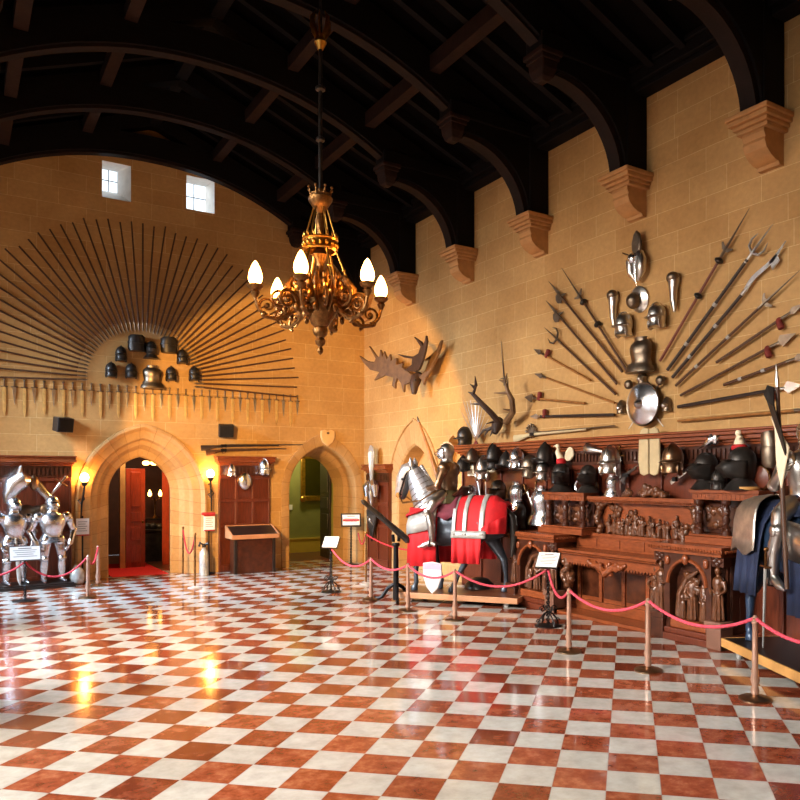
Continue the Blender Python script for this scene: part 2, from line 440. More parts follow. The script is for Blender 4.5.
# ---- roof: boards over rafters, purlins, wall plates
b = MB()
for s in (1, -1):
    xe = XM+s*(X0-XM+.3); e = roof_z(X0)-.12
    b.add([(XM, YB-.2, roof_z(XM)), (xe, YB-.2, e), (xe, Y0+.3, e), (XM, Y0+.3, roof_z(XM)), (XM, YB-.2, roof_z(XM)+.12), (xe, YB-.2, e+.12), (xe, Y0+.3, e+.12), (XM, Y0+.3, roof_z(XM)+.12)],
          [(0,1,2,3), (4,7,6,5), (0,4,5,1), (1,5,6,2), (2,6,7,3), (3,7,4,0)])
struct('ceiling', b, m_board, smooth=False)
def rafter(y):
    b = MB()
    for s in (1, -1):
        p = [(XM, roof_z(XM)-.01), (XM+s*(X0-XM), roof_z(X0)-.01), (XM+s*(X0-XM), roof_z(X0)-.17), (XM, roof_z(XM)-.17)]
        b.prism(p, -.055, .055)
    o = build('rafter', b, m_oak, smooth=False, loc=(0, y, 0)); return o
raf = []
TY = [1.35, 3.6, 5.85, 8.1, 10.35, 12.6, 14.9, 17.1]
n = 0
for a, q in zip(TY[1:], TY[2:]):
    for k in range(1, 4):
        n += 1; y = a+(q-a)*k/4
        if n == 1: r0 = rafter(y); r = r0
        else: r = r0.copy(); col.objects.link(r); r.location = (0, y, 0)
        tag(r, 'slim dark common rafter under the roof boards, %s counting from the back gable' % ordn(19-n), 'rafter', 'common rafters of the roof')
n = 0
for s, nm in ((1, 'right'), (-1, 'left')):
    for dx, sz, wd in ((2.66, .24, 'lower'), (1.25, .22, 'upper')):
        x = XM+s*dx; z = roof_z(x)-.17
        b = MB(); b.box(x-.09, x+.09, YB, Y0, z-sz, z)
        tag(build('purlin', b, m_oak_lit, smooth=False), 'long dark oak %s purlin along the %s slope of the roof' % (wd, nm), 'purlin')
    b = MB(); xw = X0 if s > 0 else XL
    for d0, z0, z1 in ((.34, 7.66, 7.82), (.26, 7.58, 7.66), (.38, 7.82, 7.9)):
        b.box(min(xw, xw-s*d0), max(xw, xw-s*d0), YB, Y0, z0, z1)
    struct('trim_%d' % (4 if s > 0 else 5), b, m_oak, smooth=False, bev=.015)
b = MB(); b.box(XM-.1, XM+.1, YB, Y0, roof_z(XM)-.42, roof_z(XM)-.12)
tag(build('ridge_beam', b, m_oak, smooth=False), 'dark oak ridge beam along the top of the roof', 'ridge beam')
# ---- arched trusses on stone corbels
def truss(y, label):
    t = thing('roof_truss', label, 'roof truss', (XM, y, 0), 0, 'arched oak roof trusses')
    H = X0-XM
    for s in (1, -1):
        def P(poly): return [(s*x, z) for x, z in poly]
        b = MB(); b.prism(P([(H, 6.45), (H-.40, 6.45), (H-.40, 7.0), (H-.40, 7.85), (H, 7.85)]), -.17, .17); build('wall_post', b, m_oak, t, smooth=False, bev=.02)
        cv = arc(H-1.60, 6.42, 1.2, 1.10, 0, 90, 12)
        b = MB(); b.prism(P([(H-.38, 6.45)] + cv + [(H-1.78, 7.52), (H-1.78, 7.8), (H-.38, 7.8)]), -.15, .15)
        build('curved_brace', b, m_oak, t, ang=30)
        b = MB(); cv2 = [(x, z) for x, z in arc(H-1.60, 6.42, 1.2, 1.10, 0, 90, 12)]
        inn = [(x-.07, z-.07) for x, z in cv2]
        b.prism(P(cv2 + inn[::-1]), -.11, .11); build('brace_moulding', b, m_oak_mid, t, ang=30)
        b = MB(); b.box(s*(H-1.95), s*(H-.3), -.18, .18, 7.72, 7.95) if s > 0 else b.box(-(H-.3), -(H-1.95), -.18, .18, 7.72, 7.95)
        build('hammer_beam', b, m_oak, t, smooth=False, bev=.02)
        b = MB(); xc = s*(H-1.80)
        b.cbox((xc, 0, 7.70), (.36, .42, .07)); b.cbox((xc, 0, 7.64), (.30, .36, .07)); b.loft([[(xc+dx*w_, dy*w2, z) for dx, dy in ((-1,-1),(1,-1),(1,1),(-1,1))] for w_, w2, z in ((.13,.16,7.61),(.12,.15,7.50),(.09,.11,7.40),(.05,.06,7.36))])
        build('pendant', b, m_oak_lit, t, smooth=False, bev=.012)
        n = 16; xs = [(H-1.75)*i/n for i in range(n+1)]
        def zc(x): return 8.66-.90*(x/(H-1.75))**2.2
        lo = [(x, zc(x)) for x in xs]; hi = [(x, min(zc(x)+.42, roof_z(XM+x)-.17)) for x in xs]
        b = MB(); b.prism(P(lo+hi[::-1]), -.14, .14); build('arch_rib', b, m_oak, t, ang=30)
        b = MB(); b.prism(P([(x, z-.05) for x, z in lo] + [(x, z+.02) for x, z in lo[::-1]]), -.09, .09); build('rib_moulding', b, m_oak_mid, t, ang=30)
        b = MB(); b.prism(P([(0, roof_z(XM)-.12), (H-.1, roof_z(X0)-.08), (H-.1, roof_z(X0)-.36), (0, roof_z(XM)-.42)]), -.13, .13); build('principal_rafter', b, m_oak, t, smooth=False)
    return t
TL = {1: 'dark oak arched roof truss, nearest the camera', 2: 'dark oak arched roof truss over the right end of the sunburst of halberds', 3: 'dark oak arched roof truss right over the chandelier',
      4: 'dark oak arched roof truss, next one beyond the chandelier', 5: 'dark oak arched roof truss, second beyond the chandelier', 6: 'dark oak arched roof truss, third beyond the chandelier, before the gable', 7: 'dark oak arch rib and posts against the back gable wall'}
t0 = None
for i in range(1, 8):
    if t0 is None: t0 = truss(TY[i], TL[i])
    else: dup(t0, (XM, TY[i], 0), 0, TL[i])
def corbel(loc, rz, label):
    t = thing('stone_corbel', label, 'corbel', loc, rz, 'stone corbels under the roof trusses')
    b = MB()
    for d, hw_, z0, z1 in ((.54, .30, 6.40, 6.46), (.51, .28, 6.34, 6.40), (.46, .245, 6.29, 6.34), (.42, .22, 6.24, 6.29)): b.box(-hw_, hw_, -d, 0, z0, z1)
    build('abacus', b, m_corbel, t, smooth=False, bev=.012)
    pr = [(0, 6.26), (-.38, 6.26), (-.39, 6.2), (-.36, 6.14), (-.375, 6.10), (-.34, 6.02), (-.26, 5.95), (-.17, 5.91), (-.10, 5.90), (-.08, 5.86), (0, 5.86)]
    b = MB(); b.prism(pr, -.155, .155, RZ(PI/2)); build('bracket', b, m_corbel, t, ang=25)
    return t
c0 = None
for i in range(1, 8):
    y = TY[i]
    for s, nm in ((1, 'right'), (-1, 'window')):
        lb = 'stone corbel on the %s wall under the %s roof truss counting from the back gable' % (nm, ordn(8-i))
        if i == 7 and s < 0: continue
        loc = (X0 if s > 0 else XL, y, 0); rz = RWZ if s > 0 else PI/2
        if c0 is None: c0 = corbel(loc, rz, lb)
        else: dup(c0, loc, rz, lb)
# ---- room behind the big doorway: red carpet, open panelled doors, a dark hall with lamps
m_dark_wall = M('panelled_dark_wall', (70,30,18), .6, 0, .3, 4)
b = MB(); b.box(1.6, 6.2, 22.6, 22.7, 0, 4); b.box(1.5, 1.6, Y0+1.0, 22.7, 0, 4); b.box(5.9, 6.0, Y0+1.15, 22.7, 0, 4); b.box(1.5, 2.55, Y0+.95, Y0+1.05, 0, 4); b.box(4.01, 6.0, Y0+.95, Y0+1.05, 0, 4)
b.box(2.55, 4.01, Y0+.95, Y0+1.05, 2.58, 4); b.box(1.5, 6.0, Y0+.95, 22.7, 4.0, 4.1)
struct('wall_far_room', b, m_dark_wall, smooth=False)
b = MB(); b.box(1.6, 5.9, Y0+1.14, 22.6, -.05, -.002); struct('floor_far_room', b, m_plank, smooth=False)
b = MB(); b.box(2.73, 3.83, Y0+.30, 20.2, .001, .012)
tag(build('carpet', b, m_carpet, smooth=False), 'bright red carpet running in through the big arched doorway', 'carpet')
m_door = M('mahogany_door', (146,50,22), .3, 0, .25, 5, .04, (7,7,1.2))
def door_leaf(name, loc, rz, w, hgt, mat, rows):
    b = MB(); b.box(0, w, 0, .05, 0, hgt); o = struct(name, b, mat, smooth=False, loc=loc, rz=rz, bev=.004)
    p = MB(); z = .12
    for r in rows:
        for side in (-.018, .05):
            p.box(.1, w-.1, side, side+.018, z, z+r)
        z += r+.12
    build('door_panel', p, mat, o, smooth=False, bev=.012)
    k = MB(); k.ell((w-.06, -.045, 1.05), .028); k.tube([(w-.06, -.04, 1.05), (w-.06, 0, 1.05)], .012); build('door_knob', k, m_brass, o)
    return o
door_leaf('door_1', (3.25, 19.15, 0), .03, .41, 2.28, m_door, (.40, .30, .22, .80))
door_leaf('door_2', (4.09, 19.45, 0), -.1, .62, 2.4, m_door, (.45, .35, .25, .95))
b = MB(); b.box(3.12, 3.23, 19.1, 19.25, 0, 2.6); struct('trim_6', b, m_yellow, smooth=False)
# table with a dark cloth, and its lamps, far inside
t = thing('covered_table', 'dark table seen through the big arched doorway behind the red carpet', 'table', (3.95, 20.6, 0), 0)
b = MB(); b.box(-.55, .55, -.3, .3, .74, .8); build('table_top', b, m_black_wood, t, smooth=False, bev=.01)
b = MB(); b.lathe([(.5,0),(.47,.3),(.5,.5),(.46,.74)], 20, sx=1, sy=.55); build('cloth', b, m_black, t)
b = MB()
for i in range(7): b.ell((-.45+.15*i, random.uniform(-.15,.1), .86), (.1,.08,random.uniform(.06,.13)))
tag(build('draped_bundle', b, m_black, remesh=.02, loc=(3.95, 20.6, 0)), 'dark heap of objects lying on the table beyond the big doorway', 'bundle')
m_lamp = EM('lamp_flame', (255,186,90), 14)
p1 = bw(155, 492, -4.4)
t = thing('table_lamp', 'twin-branched glowing lamp deep in the room beyond the big doorway', 'lamp', (p1.x, Y0+4.4, 0), 0)
b = MB(); b.lathe([(.12,1.0),(.05,1.04),(.02,1.1),(.02,1.5),(.03,1.52)], 12); b.tube([(-.13,0,1.56),(-.1,0,1.5),(0,0,1.46),(.1,0,1.5),(.13,0,1.56)], .012); build('stem', b, m_brass, t)
for s in (-1, 1):
    b = MB(); b.lathe([(.02,1.57),(.045,1.60),(.05,1.64),(.03,1.7),(.004,1.75)], 10, (s*.13,0,0)); build('bulb', b, m_lamp, t)
tag(build('side_table', MB().box(-.3,.3,-.2,.2,.95,1.0).box(-.27,-.22,-.15,.15,0,.95).box(.22,.27,-.15,.15,0,.95), m_black_wood, smooth=False, loc=(p1.x, Y0+4.4, 0)), 'slim dark side table under the twin glowing lamp beyond the big doorway', 'side table')
for k, px in enumerate((146, 154)):
    p = bw(px, 463, -3.6)
    t = thing('ceiling_lamp', 'small glowing ceiling lamp in the room beyond the big doorway, %s one' % ('left', 'right')[k], 'lamp', (p.x, Y0+3.6, p.z), 0, 'ceiling lamps in the far room')
    b = MB(); b.ell((0,0,0), (.09,.09,.06)); build('globe', b, m_lamp, t); b = MB(); b.tube([(0,0,.05),(0,0,4.0-p.z)], .01); build('rod', b, m_brass, t)
# ---- green room behind the small doorway
b = MB(); b.box(6.3, 10, 20.5, 20.6, 0, 4); b.box(6.2, 6.3, Y0+1.1, 20.6, 0, 4); b.box(10, 10.1, Y0+1.1, 20.6, 0, 4); b.box(6.2, 10.1, Y0+1.1, 20.6, 3.9, 4)
b.box(6.2, 6.56, Y0+1.05, Y0+1.1, 0, 4); b.box(7.94, 10.1, Y0+1.05, Y0+1.1, 0, 4); b.box(6.5, 8.0, Y0+1.05, Y0+1.1, 2.62, 4)
struct('wall_green_room', b, m_green, smooth=False)
b = MB(); b.box(6.3, 10, Y0+1.14, 20.5, -.05, -.002); struct('floor_green_room', b, m_plank, smooth=False)
b = MB(); b.box(6.3, 10, 20.46, 20.5, 0, .36); b.box(6.3, 10, 20.44, 20.5, .36, .4); struct('baseboard_back', b, M('cream_skirting', (214,180,70), .4, 0, .05, 4), smooth=False)
door_leaf('door_3', (7.93, Y0+1.12, 0), 1.45, .85, 2.45, m_black_wood, (.5, .4, .3, .7))
t = thing('wall_mirror', 'gilt framed mirror hanging on the green wall beyond the small doorway', 'mirror', (8.32, 20.46, 1.42), 0)
b = MB()
for x0, x1, z0, z1 in ((-.42,.42,0,.14), (-.42,.42,1.16,1.3), (-.42,-.30,.14,1.16), (.30,.42,.14,1.16)): b.box(x0, x1, -.08, 0, z0, z1)
for s in (-1, 1): b.ell((s*.36, -.06, .05), (.1,.05,.08)); b.ell((s*.36, -.06, 1.25), (.1,.05,.08))
b.ell((0, -.06, 1.34), (.2,.05,.1)); build('frame', b, m_gold, t, bev=.015)
b = MB(); b.box(-.31, .31, -.04, -.03, .13, 1.17); build('glass', b, M('mirror_glass', (120,110,70), .06, 1, .05, 2), t, smooth=False)
b = MB(); b.box(-.06, .06, -.015, 0, -.07, .07); tag(build('light_switch', b, m_white, smooth=False, bev=.004, loc=(7.62, 20.49, 1.25)), 'small pale switch plate on the green wall beyond the small doorway', 'switch')
# ================================================================== CHANDELIER
m_flame = EM('flame_bulb', (255,176,86), 45)
CHX, CHY = 3.40, 8.2
ch = thing('chandelier', 'gilt six-armed chandelier with glowing flame-shaped lamps hanging on a long rod', 'chandelier', (CHX, CHY, 3.46), 0)
b = MB(); b.lathe([(.004,0),(.03,.03),(.035,.06),(.018,.09),(.05,.12),(.06,.16),(.04,.19),(.075,.23),(.085,.28),(.07,.31),(.10,.34),(.125,.40),(.13,.44),(.10,.48),(.09,.56)], 18)
build('finial', b, m_brass, ch)
b = MB(); b.lathe([(.09,.34),(.15,.42),(.20,.52),(.22,.60),(.20,.64),(.14,.64),(.08,.66),(.06,.75),(.09,.82),(.07,.90),(.04,.95),(.05,1.05),(.09,1.12),(.05,1.18),(.035,1.4),(.06,1.5),(.03,1.6),(.03,1.86)], 20)
build('basin', b, m_brass, ch)
# scroll foliage round the basin
def spiral(c, r0, turns, ax, ay, n=22, sgn=1, start=0):
    out = []
    for i in range(n+1):
        t = i/n; r = r0*(1-.85*t); a = start + sgn*2*PI*turns*t
        out.append(Vector(c)+Vector(ax)*(r*math.cos(a))+Vector(ay)*(r*math.sin(a)))
    return out
rnd = random.Random(3)
for k in range(12):
    a = 2*PI*k/12+.26; ax = (math.cos(a), math.sin(a), 0); b = MB()
    c = Vector(ax)*.44 + Vector((0,0,.55+.06*(k % 2)))
    b.tube(spiral(c, .12, 1.6, ax, (0,0,1), 24, 1 if k % 2 else -1, PI), [.022-.012*i/24 for i in range(25)], 6)
    b.ell(c, .035); b.ell(Vector(ax)*.33+Vector((0,0,.74)), (.035,.035,.06)); b.ell(Vector(ax)*.30+Vector((0,0,.83)), (.02,.02,.045))
    build('scroll_leaf', b, m_brass, ch)
b = MB()
for k in range(24):
    a = 2*PI*k/24; r = .30+.05*(k % 3); b.ell((r*math.cos(a), r*math.sin(a), .62+.09*rnd.random()), (.03,.03,.05))
build('berry_cluster', b, m_gold, ch)
for k in range(12):
    a = 2*PI*k/12; ca, sa = math.cos(a), math.sin(a); b = MB()
    b.tube([(.20*ca,.20*sa,.48),(.32*ca,.32*sa,.60),(.36*ca,.36*sa,.74),(.30*ca,.30*sa,.84),(.25*ca,.25*sa,.80)], [(.05,.015),(.06,.018),(.05,.015),(.03,.012),(.008,.006)], 6)
    b.tube([(.15*ca,.15*sa,.62),(.22*ca,.22*sa,.80),(.20*ca,.20*sa,.95)], [(.04,.012),(.04,.012),(.006,.005)], 6); b.ell((.41*ca,.41*sa,.46), (.03,.03,.05), 8, 6)
    build('acanthus_leaf', b, m_brass, ch)
b = MB()
ro, ri = .185, .165
b.loft([[(r*math.cos(2*PI*j/32), r*math.sin(2*PI*j/32), z) for j in range(32)] for r, z in ((ro,1.16),(ro+.012,1.175),(ro,1.19),(ro,1.27),(ro+.015,1.285),(ro,1.30),(ri,1.30),(ri,1.16),(ro,1.16))], caps=False)
for k in range(16):
    a = 2*PI*k/16; b.ell((ro*math.cos(a), ro*math.sin(a), 1.23), (.022,.022,.03), 8, 6)
    b.ell((ro*math.cos(a), ro*math.sin(a), 1.33), (.014,.014,.03), 6, 6)
build('collar_ring', b, m_gold, ch)
b = MB()
b.lathe([(.03,1.55),(.04,1.60),(.09,1.66),(.13,1.72),(.135,1.76),(.11,1.78),(.12,1.80)], 18)
for k in range(8):
    a = 2*PI*k/8; b.tube([(.11*math.cos(a),.11*math.sin(a),1.78),(.13*math.cos(a),.13*math.sin(a),1.84)], [.016,.008], 6); b.ell((.135*math.cos(a),.135*math.sin(a),1.865), .018, 8, 6)
build('crown', b, m_brass, ch)
for k in range(6):
    a = 2*PI*(k+.5)/6; ca, sa = math.cos(a), math.sin(a)
    b = MB(); b.tube([(.07*ca,.07*sa,1.66),(.175*ca,.175*sa,1.29)], .009, 6); b.tube([(.175*ca,.175*sa,1.17),(.36*ca,.36*sa,.70)], .014, 6); b.ell((.26*ca,.26*sa,.95), .022, 8, 6)
    build('hanging_strap', b, m_gold, ch)
b = MB(); b.lathe([(.022,1.8),(.022,3.6)], 10); b.lathe([(.02,0),(.05,.02),(.05,.05),(.02,.07)], 12, (0,0,2.38)); b.lathe([(.02,0),(.055,.02),(.055,.05),(.02,.07)], 12, (0,0,2.95)); b.lathe([(.02,3.6),(.02,5.75)], 8)
build('rod', b, m_black, ch)
b = MB(); b.lathe([(.03,3.42),(.07,3.5),(.05,3.56),(.03,3.6)], 12)
for k in range(6):
    a = 2*PI*k/6; ca, sa = math.cos(a), math.sin(a)
    b.tube([(.03*ca,.03*sa,3.55),(.09*ca,.09*sa,3.66),(.10*ca,.10*sa,3.76),(.06*ca,.06*sa,3.84)], [(.03,.012),(.035,.012),(.025,.01),(.004,.004)], 6)
build('leaf_crown', b, m_gold, ch)
for k in range(6):
    # direction of each arm as seen from the camera: 0 = towards it
    ph = math.radians(-16+60*k); base = math.atan2(-CHY, -CHX)
    a = base+ph; ca, sa = math.cos(a), math.sin(a); Z = .68
    def P(r, z): return (r*ca, r*sa, z)
    b = MB(); b.tube([P(.24,.52),P(.36,.42),P(.48,.36),P(.60,.38),P(.68,.47),P(.71,.58),P(.71,Z-.04)], [.03,.028,.026,.024,.022,.02,.018], 8)
    b.tube(spiral(P(.58,.50), .10, 1.5, (ca,sa,0), (0,0,1), 20, 1, -1.6), [.018-.01*i/20 for i in range(21)], 6)
    b.tube(spiral(P(.42,.40), .09, 1.4, (ca,sa,0), (0,0,-1), 20, -1, 1.2), [.018-.01*i/20 for i in range(21)], 6)
    b.ell(P(.62,.40), .035, 8, 6); b.ell(P(.58,.50), .03, 8, 6)
    arm = build('lamp_arm', b, m_brass, ch)
    b = MB(); b.lathe([(.015,-.12),(.03,-.09),(.05,-.05),(.035,-.03),(.075,0),(.085,.02),(.08,.035),(.055,.04)], 14, P(.71, Z)); build('candle_cup', b, m_brass, arm)
    b = MB(); b.lathe([(.045,.03),(.068,.07),(.075,.11),(.068,.16),(.05,.21),(.03,.255),(.006,.29)], 14, P(.71, Z)); build('bulb', b, m_flame, arm)
# ================================================================== BACK WALL: the sunburst of pikes, daggers and helmets
FCX, FCZ, RI, RO = 3.25, 4.07, 1.02, 3.32
NP = 49
b = MB(); b.tube([(0,0,0),(RO-RI-.22,0,0)], [.017,.014], 6)
pk = None
random.seed(11)
for i in range(NP):
    a = math.radians(-2.2+184.4*i/(NP-1)); r1 = RO + random.uniform(-.07,.07)
    loc = (FCX+RI*math.cos(a), Y0-.05, FCZ+RI*math.sin(a))
    lb = 'thin pike of the wall sunburst, %s counted from its lower right end' % ordn(i+1)
    if pk is None:
        pk = thing('pike', lb, 'pike', loc, (0, -a, 0), 'pikes of the sunburst on the back wall')
        b = MB(); b.tube([(.2,0,0),(RO-RI,0,0)], [.02,.016], 6); build('shaft', b, m_shaft, pk)
        b = MB(); b.tube([(0,0,0),(.06,0,0),(.14,0,0),(.24,0,0)], [(.002,.002),(.02,.008),(.016,.008),(.02,.02)], 6); build('spearhead', b, m_steel_d, pk)
    else:
        dup(pk, loc, (0, -a, 0), lb, scale=((r1-RI)/(RO-RI), 1, 1))
def dagger(L, kind):
    t = thing('dagger', 'x', 'dagger', (0,0,0), 0, 'row of daggers along the back wall')
    b = MB(); b.tube([(0,0,-.12),(0,0,-.2),(0,0,-L+.1),(0,0,-L)], [(.006,.03),(.006,.036),(.006,.03 if kind else .016),(.002,.003)], 6, Matrix.Rotation(PI/2, 4, 'Z')); build('blade', b, m_dag if kind else m_steel, t)
    b = MB(); b.tube([(0,0,0),(0,0,-.12)], [.014,.012], 6); b.ell((0,0,.01), .024, 8, 6); b.tube([(-.06,0,-.12),(.06,0,-.12)], .011, 6); build('hilt', b, m_steel_d, t)
    return t
d_long, d_short = dagger(.68, 1), dagger(.46, 0)
ND = 36
for i in range(ND):
    x = .80+5.80*i/(ND-1); lg = i % 2 == 0
    p = (x, Y0-.02, 3.93+.03*(x-.8)/5.8)
    lb = '%s dagger hanging point down in the row under the sunburst, %s from the left' % ('longer' if lg else 'short', ordn(i+1))
    src = d_long if lg else d_short
    if i < 2: src.location = p; src['label'] = lb
    else: dup(src, p, 0, lb, scale=(1, 1, random.uniform(.92, 1.06)))
# helmets between the pikes
def helmet_shell(b, s=1.0, comb=True, brim=True):
    b.lathe([(.0,.17),(.05,.165),(.09,.14),(.115,.09),(.12,.03),(.115,-.03)], 16, sx=s*.92, sy=s)
    return b
def burgonet(name, label, loc, rz, mat, group=None, s=1.0, cat='helmet', brim_mat=None, cheek=True, tall=0.0, tilt=0):
    """open helmet with a comb, a peak in front (-Y) and cheek pieces"""
    t = thing(name, label, cat, loc, (tilt, 0, rz), group); t.scale = (s, s, s)
    b = MB(); b.lathe([(.125,-.05),(.13,0),(.125,.06),(.105,.12+tall*.4),(.07,.16+tall*.75),(.03,.185+tall),(.001,.19+tall)], 18, sy=1.15); build('skull', b, mat, t)
    b = MB(); cr = [(.0+.15*math.cos(math.radians(d)), (.19+tall)*math.sin(math.radians(d))+.02) for d in range(15, 170, 10)]
    b.prism([(x, z) for x, z in cr]+[(x*.86, z*.86) for x, z in cr[::-1]], -.008, .008, RZ(PI/2)); build('comb', b, mat, t)
    b = MB(); n = 14; r0, r1 = [], []
    for j in range(n+1):
        a = PI+PI*j/n; r0.append((.125*math.cos(a), .145*math.sin(a), 0)); k = .35+.65*math.sin(PI*j/n); r1.append((.14*math.cos(a), .145*math.sin(a)-.085*k, -.035))
    vs = r0+r1; b.add(vs, [(j, j+1, n+2+j, n+1+j) for j in range(n)]); build('peak', b, brim_mat or mat, t, solid=.008)
    if cheek:
        b = MB()
        for sx in (-1, 1): b.ell((sx*.11, -.02, -.11), (.025,.075,.09), 10, 8)
        b.lathe([(.135,-.16),(.115,-.10),(.125,-.05)], 16, sy=1.1); build('neck_guard', b, mat, t)
    return t
def morion(name, label, loc, rz, mat, group=None, s=1.0, cat='helmet', tilt=0):
    """pointed helmet with a boat-shaped brim sweeping up front and back"""
    t = thing(name, label, cat, loc, (tilt, 0, rz), group); t.scale = (s, s, s)
    b = MB(); b.lathe([(.125,-.05),(.13,0),(.12,.07),(.09,.15),(.045,.21),(.012,.25),(.001,.26)], 18, sy=1.15); build('skull', b, mat, t)
    b = MB(); n = 24; r0, r1 = [], []
    for j in range(n):
        a = 2*PI*j/n; w = abs(math.sin(a))**2; r0.append((.125*math.cos(a), .145*math.sin(a), -.05)); r1.append((.175*math.cos(a), .145*math.sin(a)+math.copysign(.12*w, math.sin(a)), -.075+.09*w))
    b.add(r0+r1, [(j, (j+1) % n, n+(j+1) % n, n+j) for j in range(n)]); build('brim', b, mat, t, solid=.008)
    return t
def close_helm(name, label, loc, rz, mat, group=None, s=1.0, cat='helmet', tilt=0):
    """close helmet with a pointed visor slit and a gorget"""
    t = thing(name, label, cat, loc, (tilt, 0, rz), group); t.scale = (s, s, s)
    b = MB(); b.lathe([(.10,-.14),(.12,-.05),(.13,.02),(.12,.09),(.09,.15),(.04,.185),(.001,.19)], 18, sy=1.15); build('skull', b, mat, t)
    b = MB(); n = 10; rings = []
    for z, f_ in ((.05,.05),(.02,.09),(-.02,.14),(-.07,.09),(-.12,.04)):
        rings.append([(.128*math.cos(PI+PI*j/n), .135*math.sin(PI+PI*j/n)-f_*math.sin(PI*j/n)**2, z) for j in range(n+1)])
    b.loft(rings, caps=False, closed=False); build('visor', b, mat, t, solid=.01)
    b = MB(); b.box(-.08, .08, -.19, -.13, .045, .06); build('eye_slit', b, m_iron, t, smooth=False)
    b = MB(); b.lathe([(.19,-.24),(.15,-.19),(.115,-.15),(.10,-.12)], 18, sy=.95); build('gorget', b, mat, t)
    return t
def cuirass(name, label, loc, rz, mat, s=1.0, cat='breastplate', group=None, tilt=0):
    t = thing(name, label, cat, loc, (tilt, 0, rz), group); t.scale = (s, s, s)
    b = MB(); rings = []
    for z, w, d in ((-.02,.205,.15),(.0,.20,.15),(.06,.165,.135),(.16,.175,.17),(.28,.195,.175),(.36,.185,.14),(.42,.13,.10),(.45,.10,.07)):
        rings.append([(w*math.cos(PI+PI*j/12), -d*math.sin(PI*j/12)*(1.06 if j == 6 else 1), z) for j in range(13)] + [(w*.6*math.cos(PI*j/4), .02, z) for j in range(1, 4)])
    b.loft(rings); build('plate', b, mat, t)
    b = MB(); b.loft([[(w*math.cos(2*PI*j/20), -.05+d*math.sin(2*PI*j/20), z) for j in range(20)] for z, w, d in ((-.16,.25,.17),(-.08,.235,.165),(-.03,.20,.14),(0,.195,.135))]); build('skirt_plate', b, mat, t)
    b = MB(); b.lathe([(.11,.41),(.105,.47),(.115,.49),(.10,.49)], 16, (0,-.03,0), sy=.7); build('collar', b, mat, t)
    return t
hl = [((111,370), 'dark open helmet low on the left inside the sunburst', 0), ((131,371), 'dark open helmet between the lower left one and the breastplate', 0), ((121,354), 'dark open helmet upper left inside the sunburst', 0),
      ((151,349), 'dark pointed-visor helmet at the top middle of the sunburst', 2), ((182,357), 'dark open helmet upper right inside the sunburst', 0), ((171,374), 'dark open helmet just right of the breastplate inside the sunburst', 0), ((194,374), 'dark open helmet low on the right inside the sunburst', 0)]
for (px, py), lb, k in hl:
    p = bw(px, py, .12); (burgonet, morion, close_helm)[k]('helmet', lb, p, 0, m_black, 'helmets inside the sunburst', .84)
for px, py, nm in ((136.5, 343, 'left'), (168.5, 345, 'right')):
    p = bw(px, py, .1); t = thing('shoulder_plate', 'black boxy shoulder plate on the %s side of the top helmet in the sunburst' % nm, 'armour', p, 0, 'shoulder plates inside the sunburst')
    b = MB(); rings = [[(w*math.cos(2*PI*j/16), -.02+.11*math.sin(2*PI*j/16), z) for j in range(16)] for w, z in ((.15,-.17),(.17,-.1),(.16,.05),(.165,.12),(.12,.16))]
    b.loft(rings); build('plate', b, m_black, t)
    b = MB(); b.lathe([(.172,-.02),(.18,0),(.172,.02)], 16, (0,-.02,0), sy=.68); build('rib', b, m_black, t)
p = bw(152, 380, .12); cuirass('breastplate', 'bronze-brown breastplate with flared skirt in the middle of the sunburst', (p.x, p.y, p.z-.06), 0, m_steel_d, 1.0).scale = (.95, .9, .74)
# wall loudspeakers
for px, py, lb in ((63, 425, 'black box loudspeaker on the back wall left of the big doorway arch'), (226, 431, 'black box loudspeaker on the back wall right of the big doorway arch')):
    p = bw(px, py, .12); t = thing('loudspeaker', lb, 'loudspeaker', p, 0, 'loudspeakers on the back wall')
    M_ = RZ(.35 if px < 100 else -.2) @ RX(.18)
    b = MB(); b.box(-.155,.155,-.12,.10,-.13,.15, M_); build('cabinet', b, m_black_wood, t, smooth=False, bev=.015)
    b = MB(); b.box(-.13,.13,-.135,-.12,-.105,.125, M_); build('grille', b, m_iron, t, smooth=False)
    b = MB(); b.box(-.03,.03,.05,.12,-.03,.03); build('bracket', b, m_iron, t, smooth=False)
# two long guns over the middle panel
def long_gun(label, a, q, off, wall, stock_mat, rz):
    L = (q-a).length; d = (q-a).normalized()
    t = thing('long_gun', label, 'gun', a, rz)
    inv = Matrix.Rotation(-rz, 3, 'Z'); e = inv @ (q-a)
    def at(u, w=0): return e*u + Vector((0, 0, w))
    b = MB(); b.tube([at(0,-.05), at(.06,-.04), at(.14,-.015), at(.25,0), at(.75,0)], [(.065,.022),(.055,.022),(.03,.02),(.026,.02),(.018,.014)], 8); build('stock', b, stock_mat, t)
    b = MB(); b.tube([at(.22,.022), at(1,.01)], [.016,.011], 8); build('barrel', b, m_steel_d, t)
    b = MB(); b.cbox(at(.21,.0), (.12,.05,.06)); b.tube([at(.19,-.02), at(.2,-.07), at(.23,-.06), at(.235,-.02)], .006, 6); build('lock', b, m_iron, t, bev=.006)
    return t
long_gun('long musket on the back wall over the middle wood panel, upper of two', bw(201,446,.06), bw(303,445,.06), .06, 0, m_shaft_d, 0)
long_gun('short brown musket on the back wall over the middle wood panel, lower of two', bw(206,450.5,.06), bw(286,449,.06), .06, 0, m_shaft, 0)
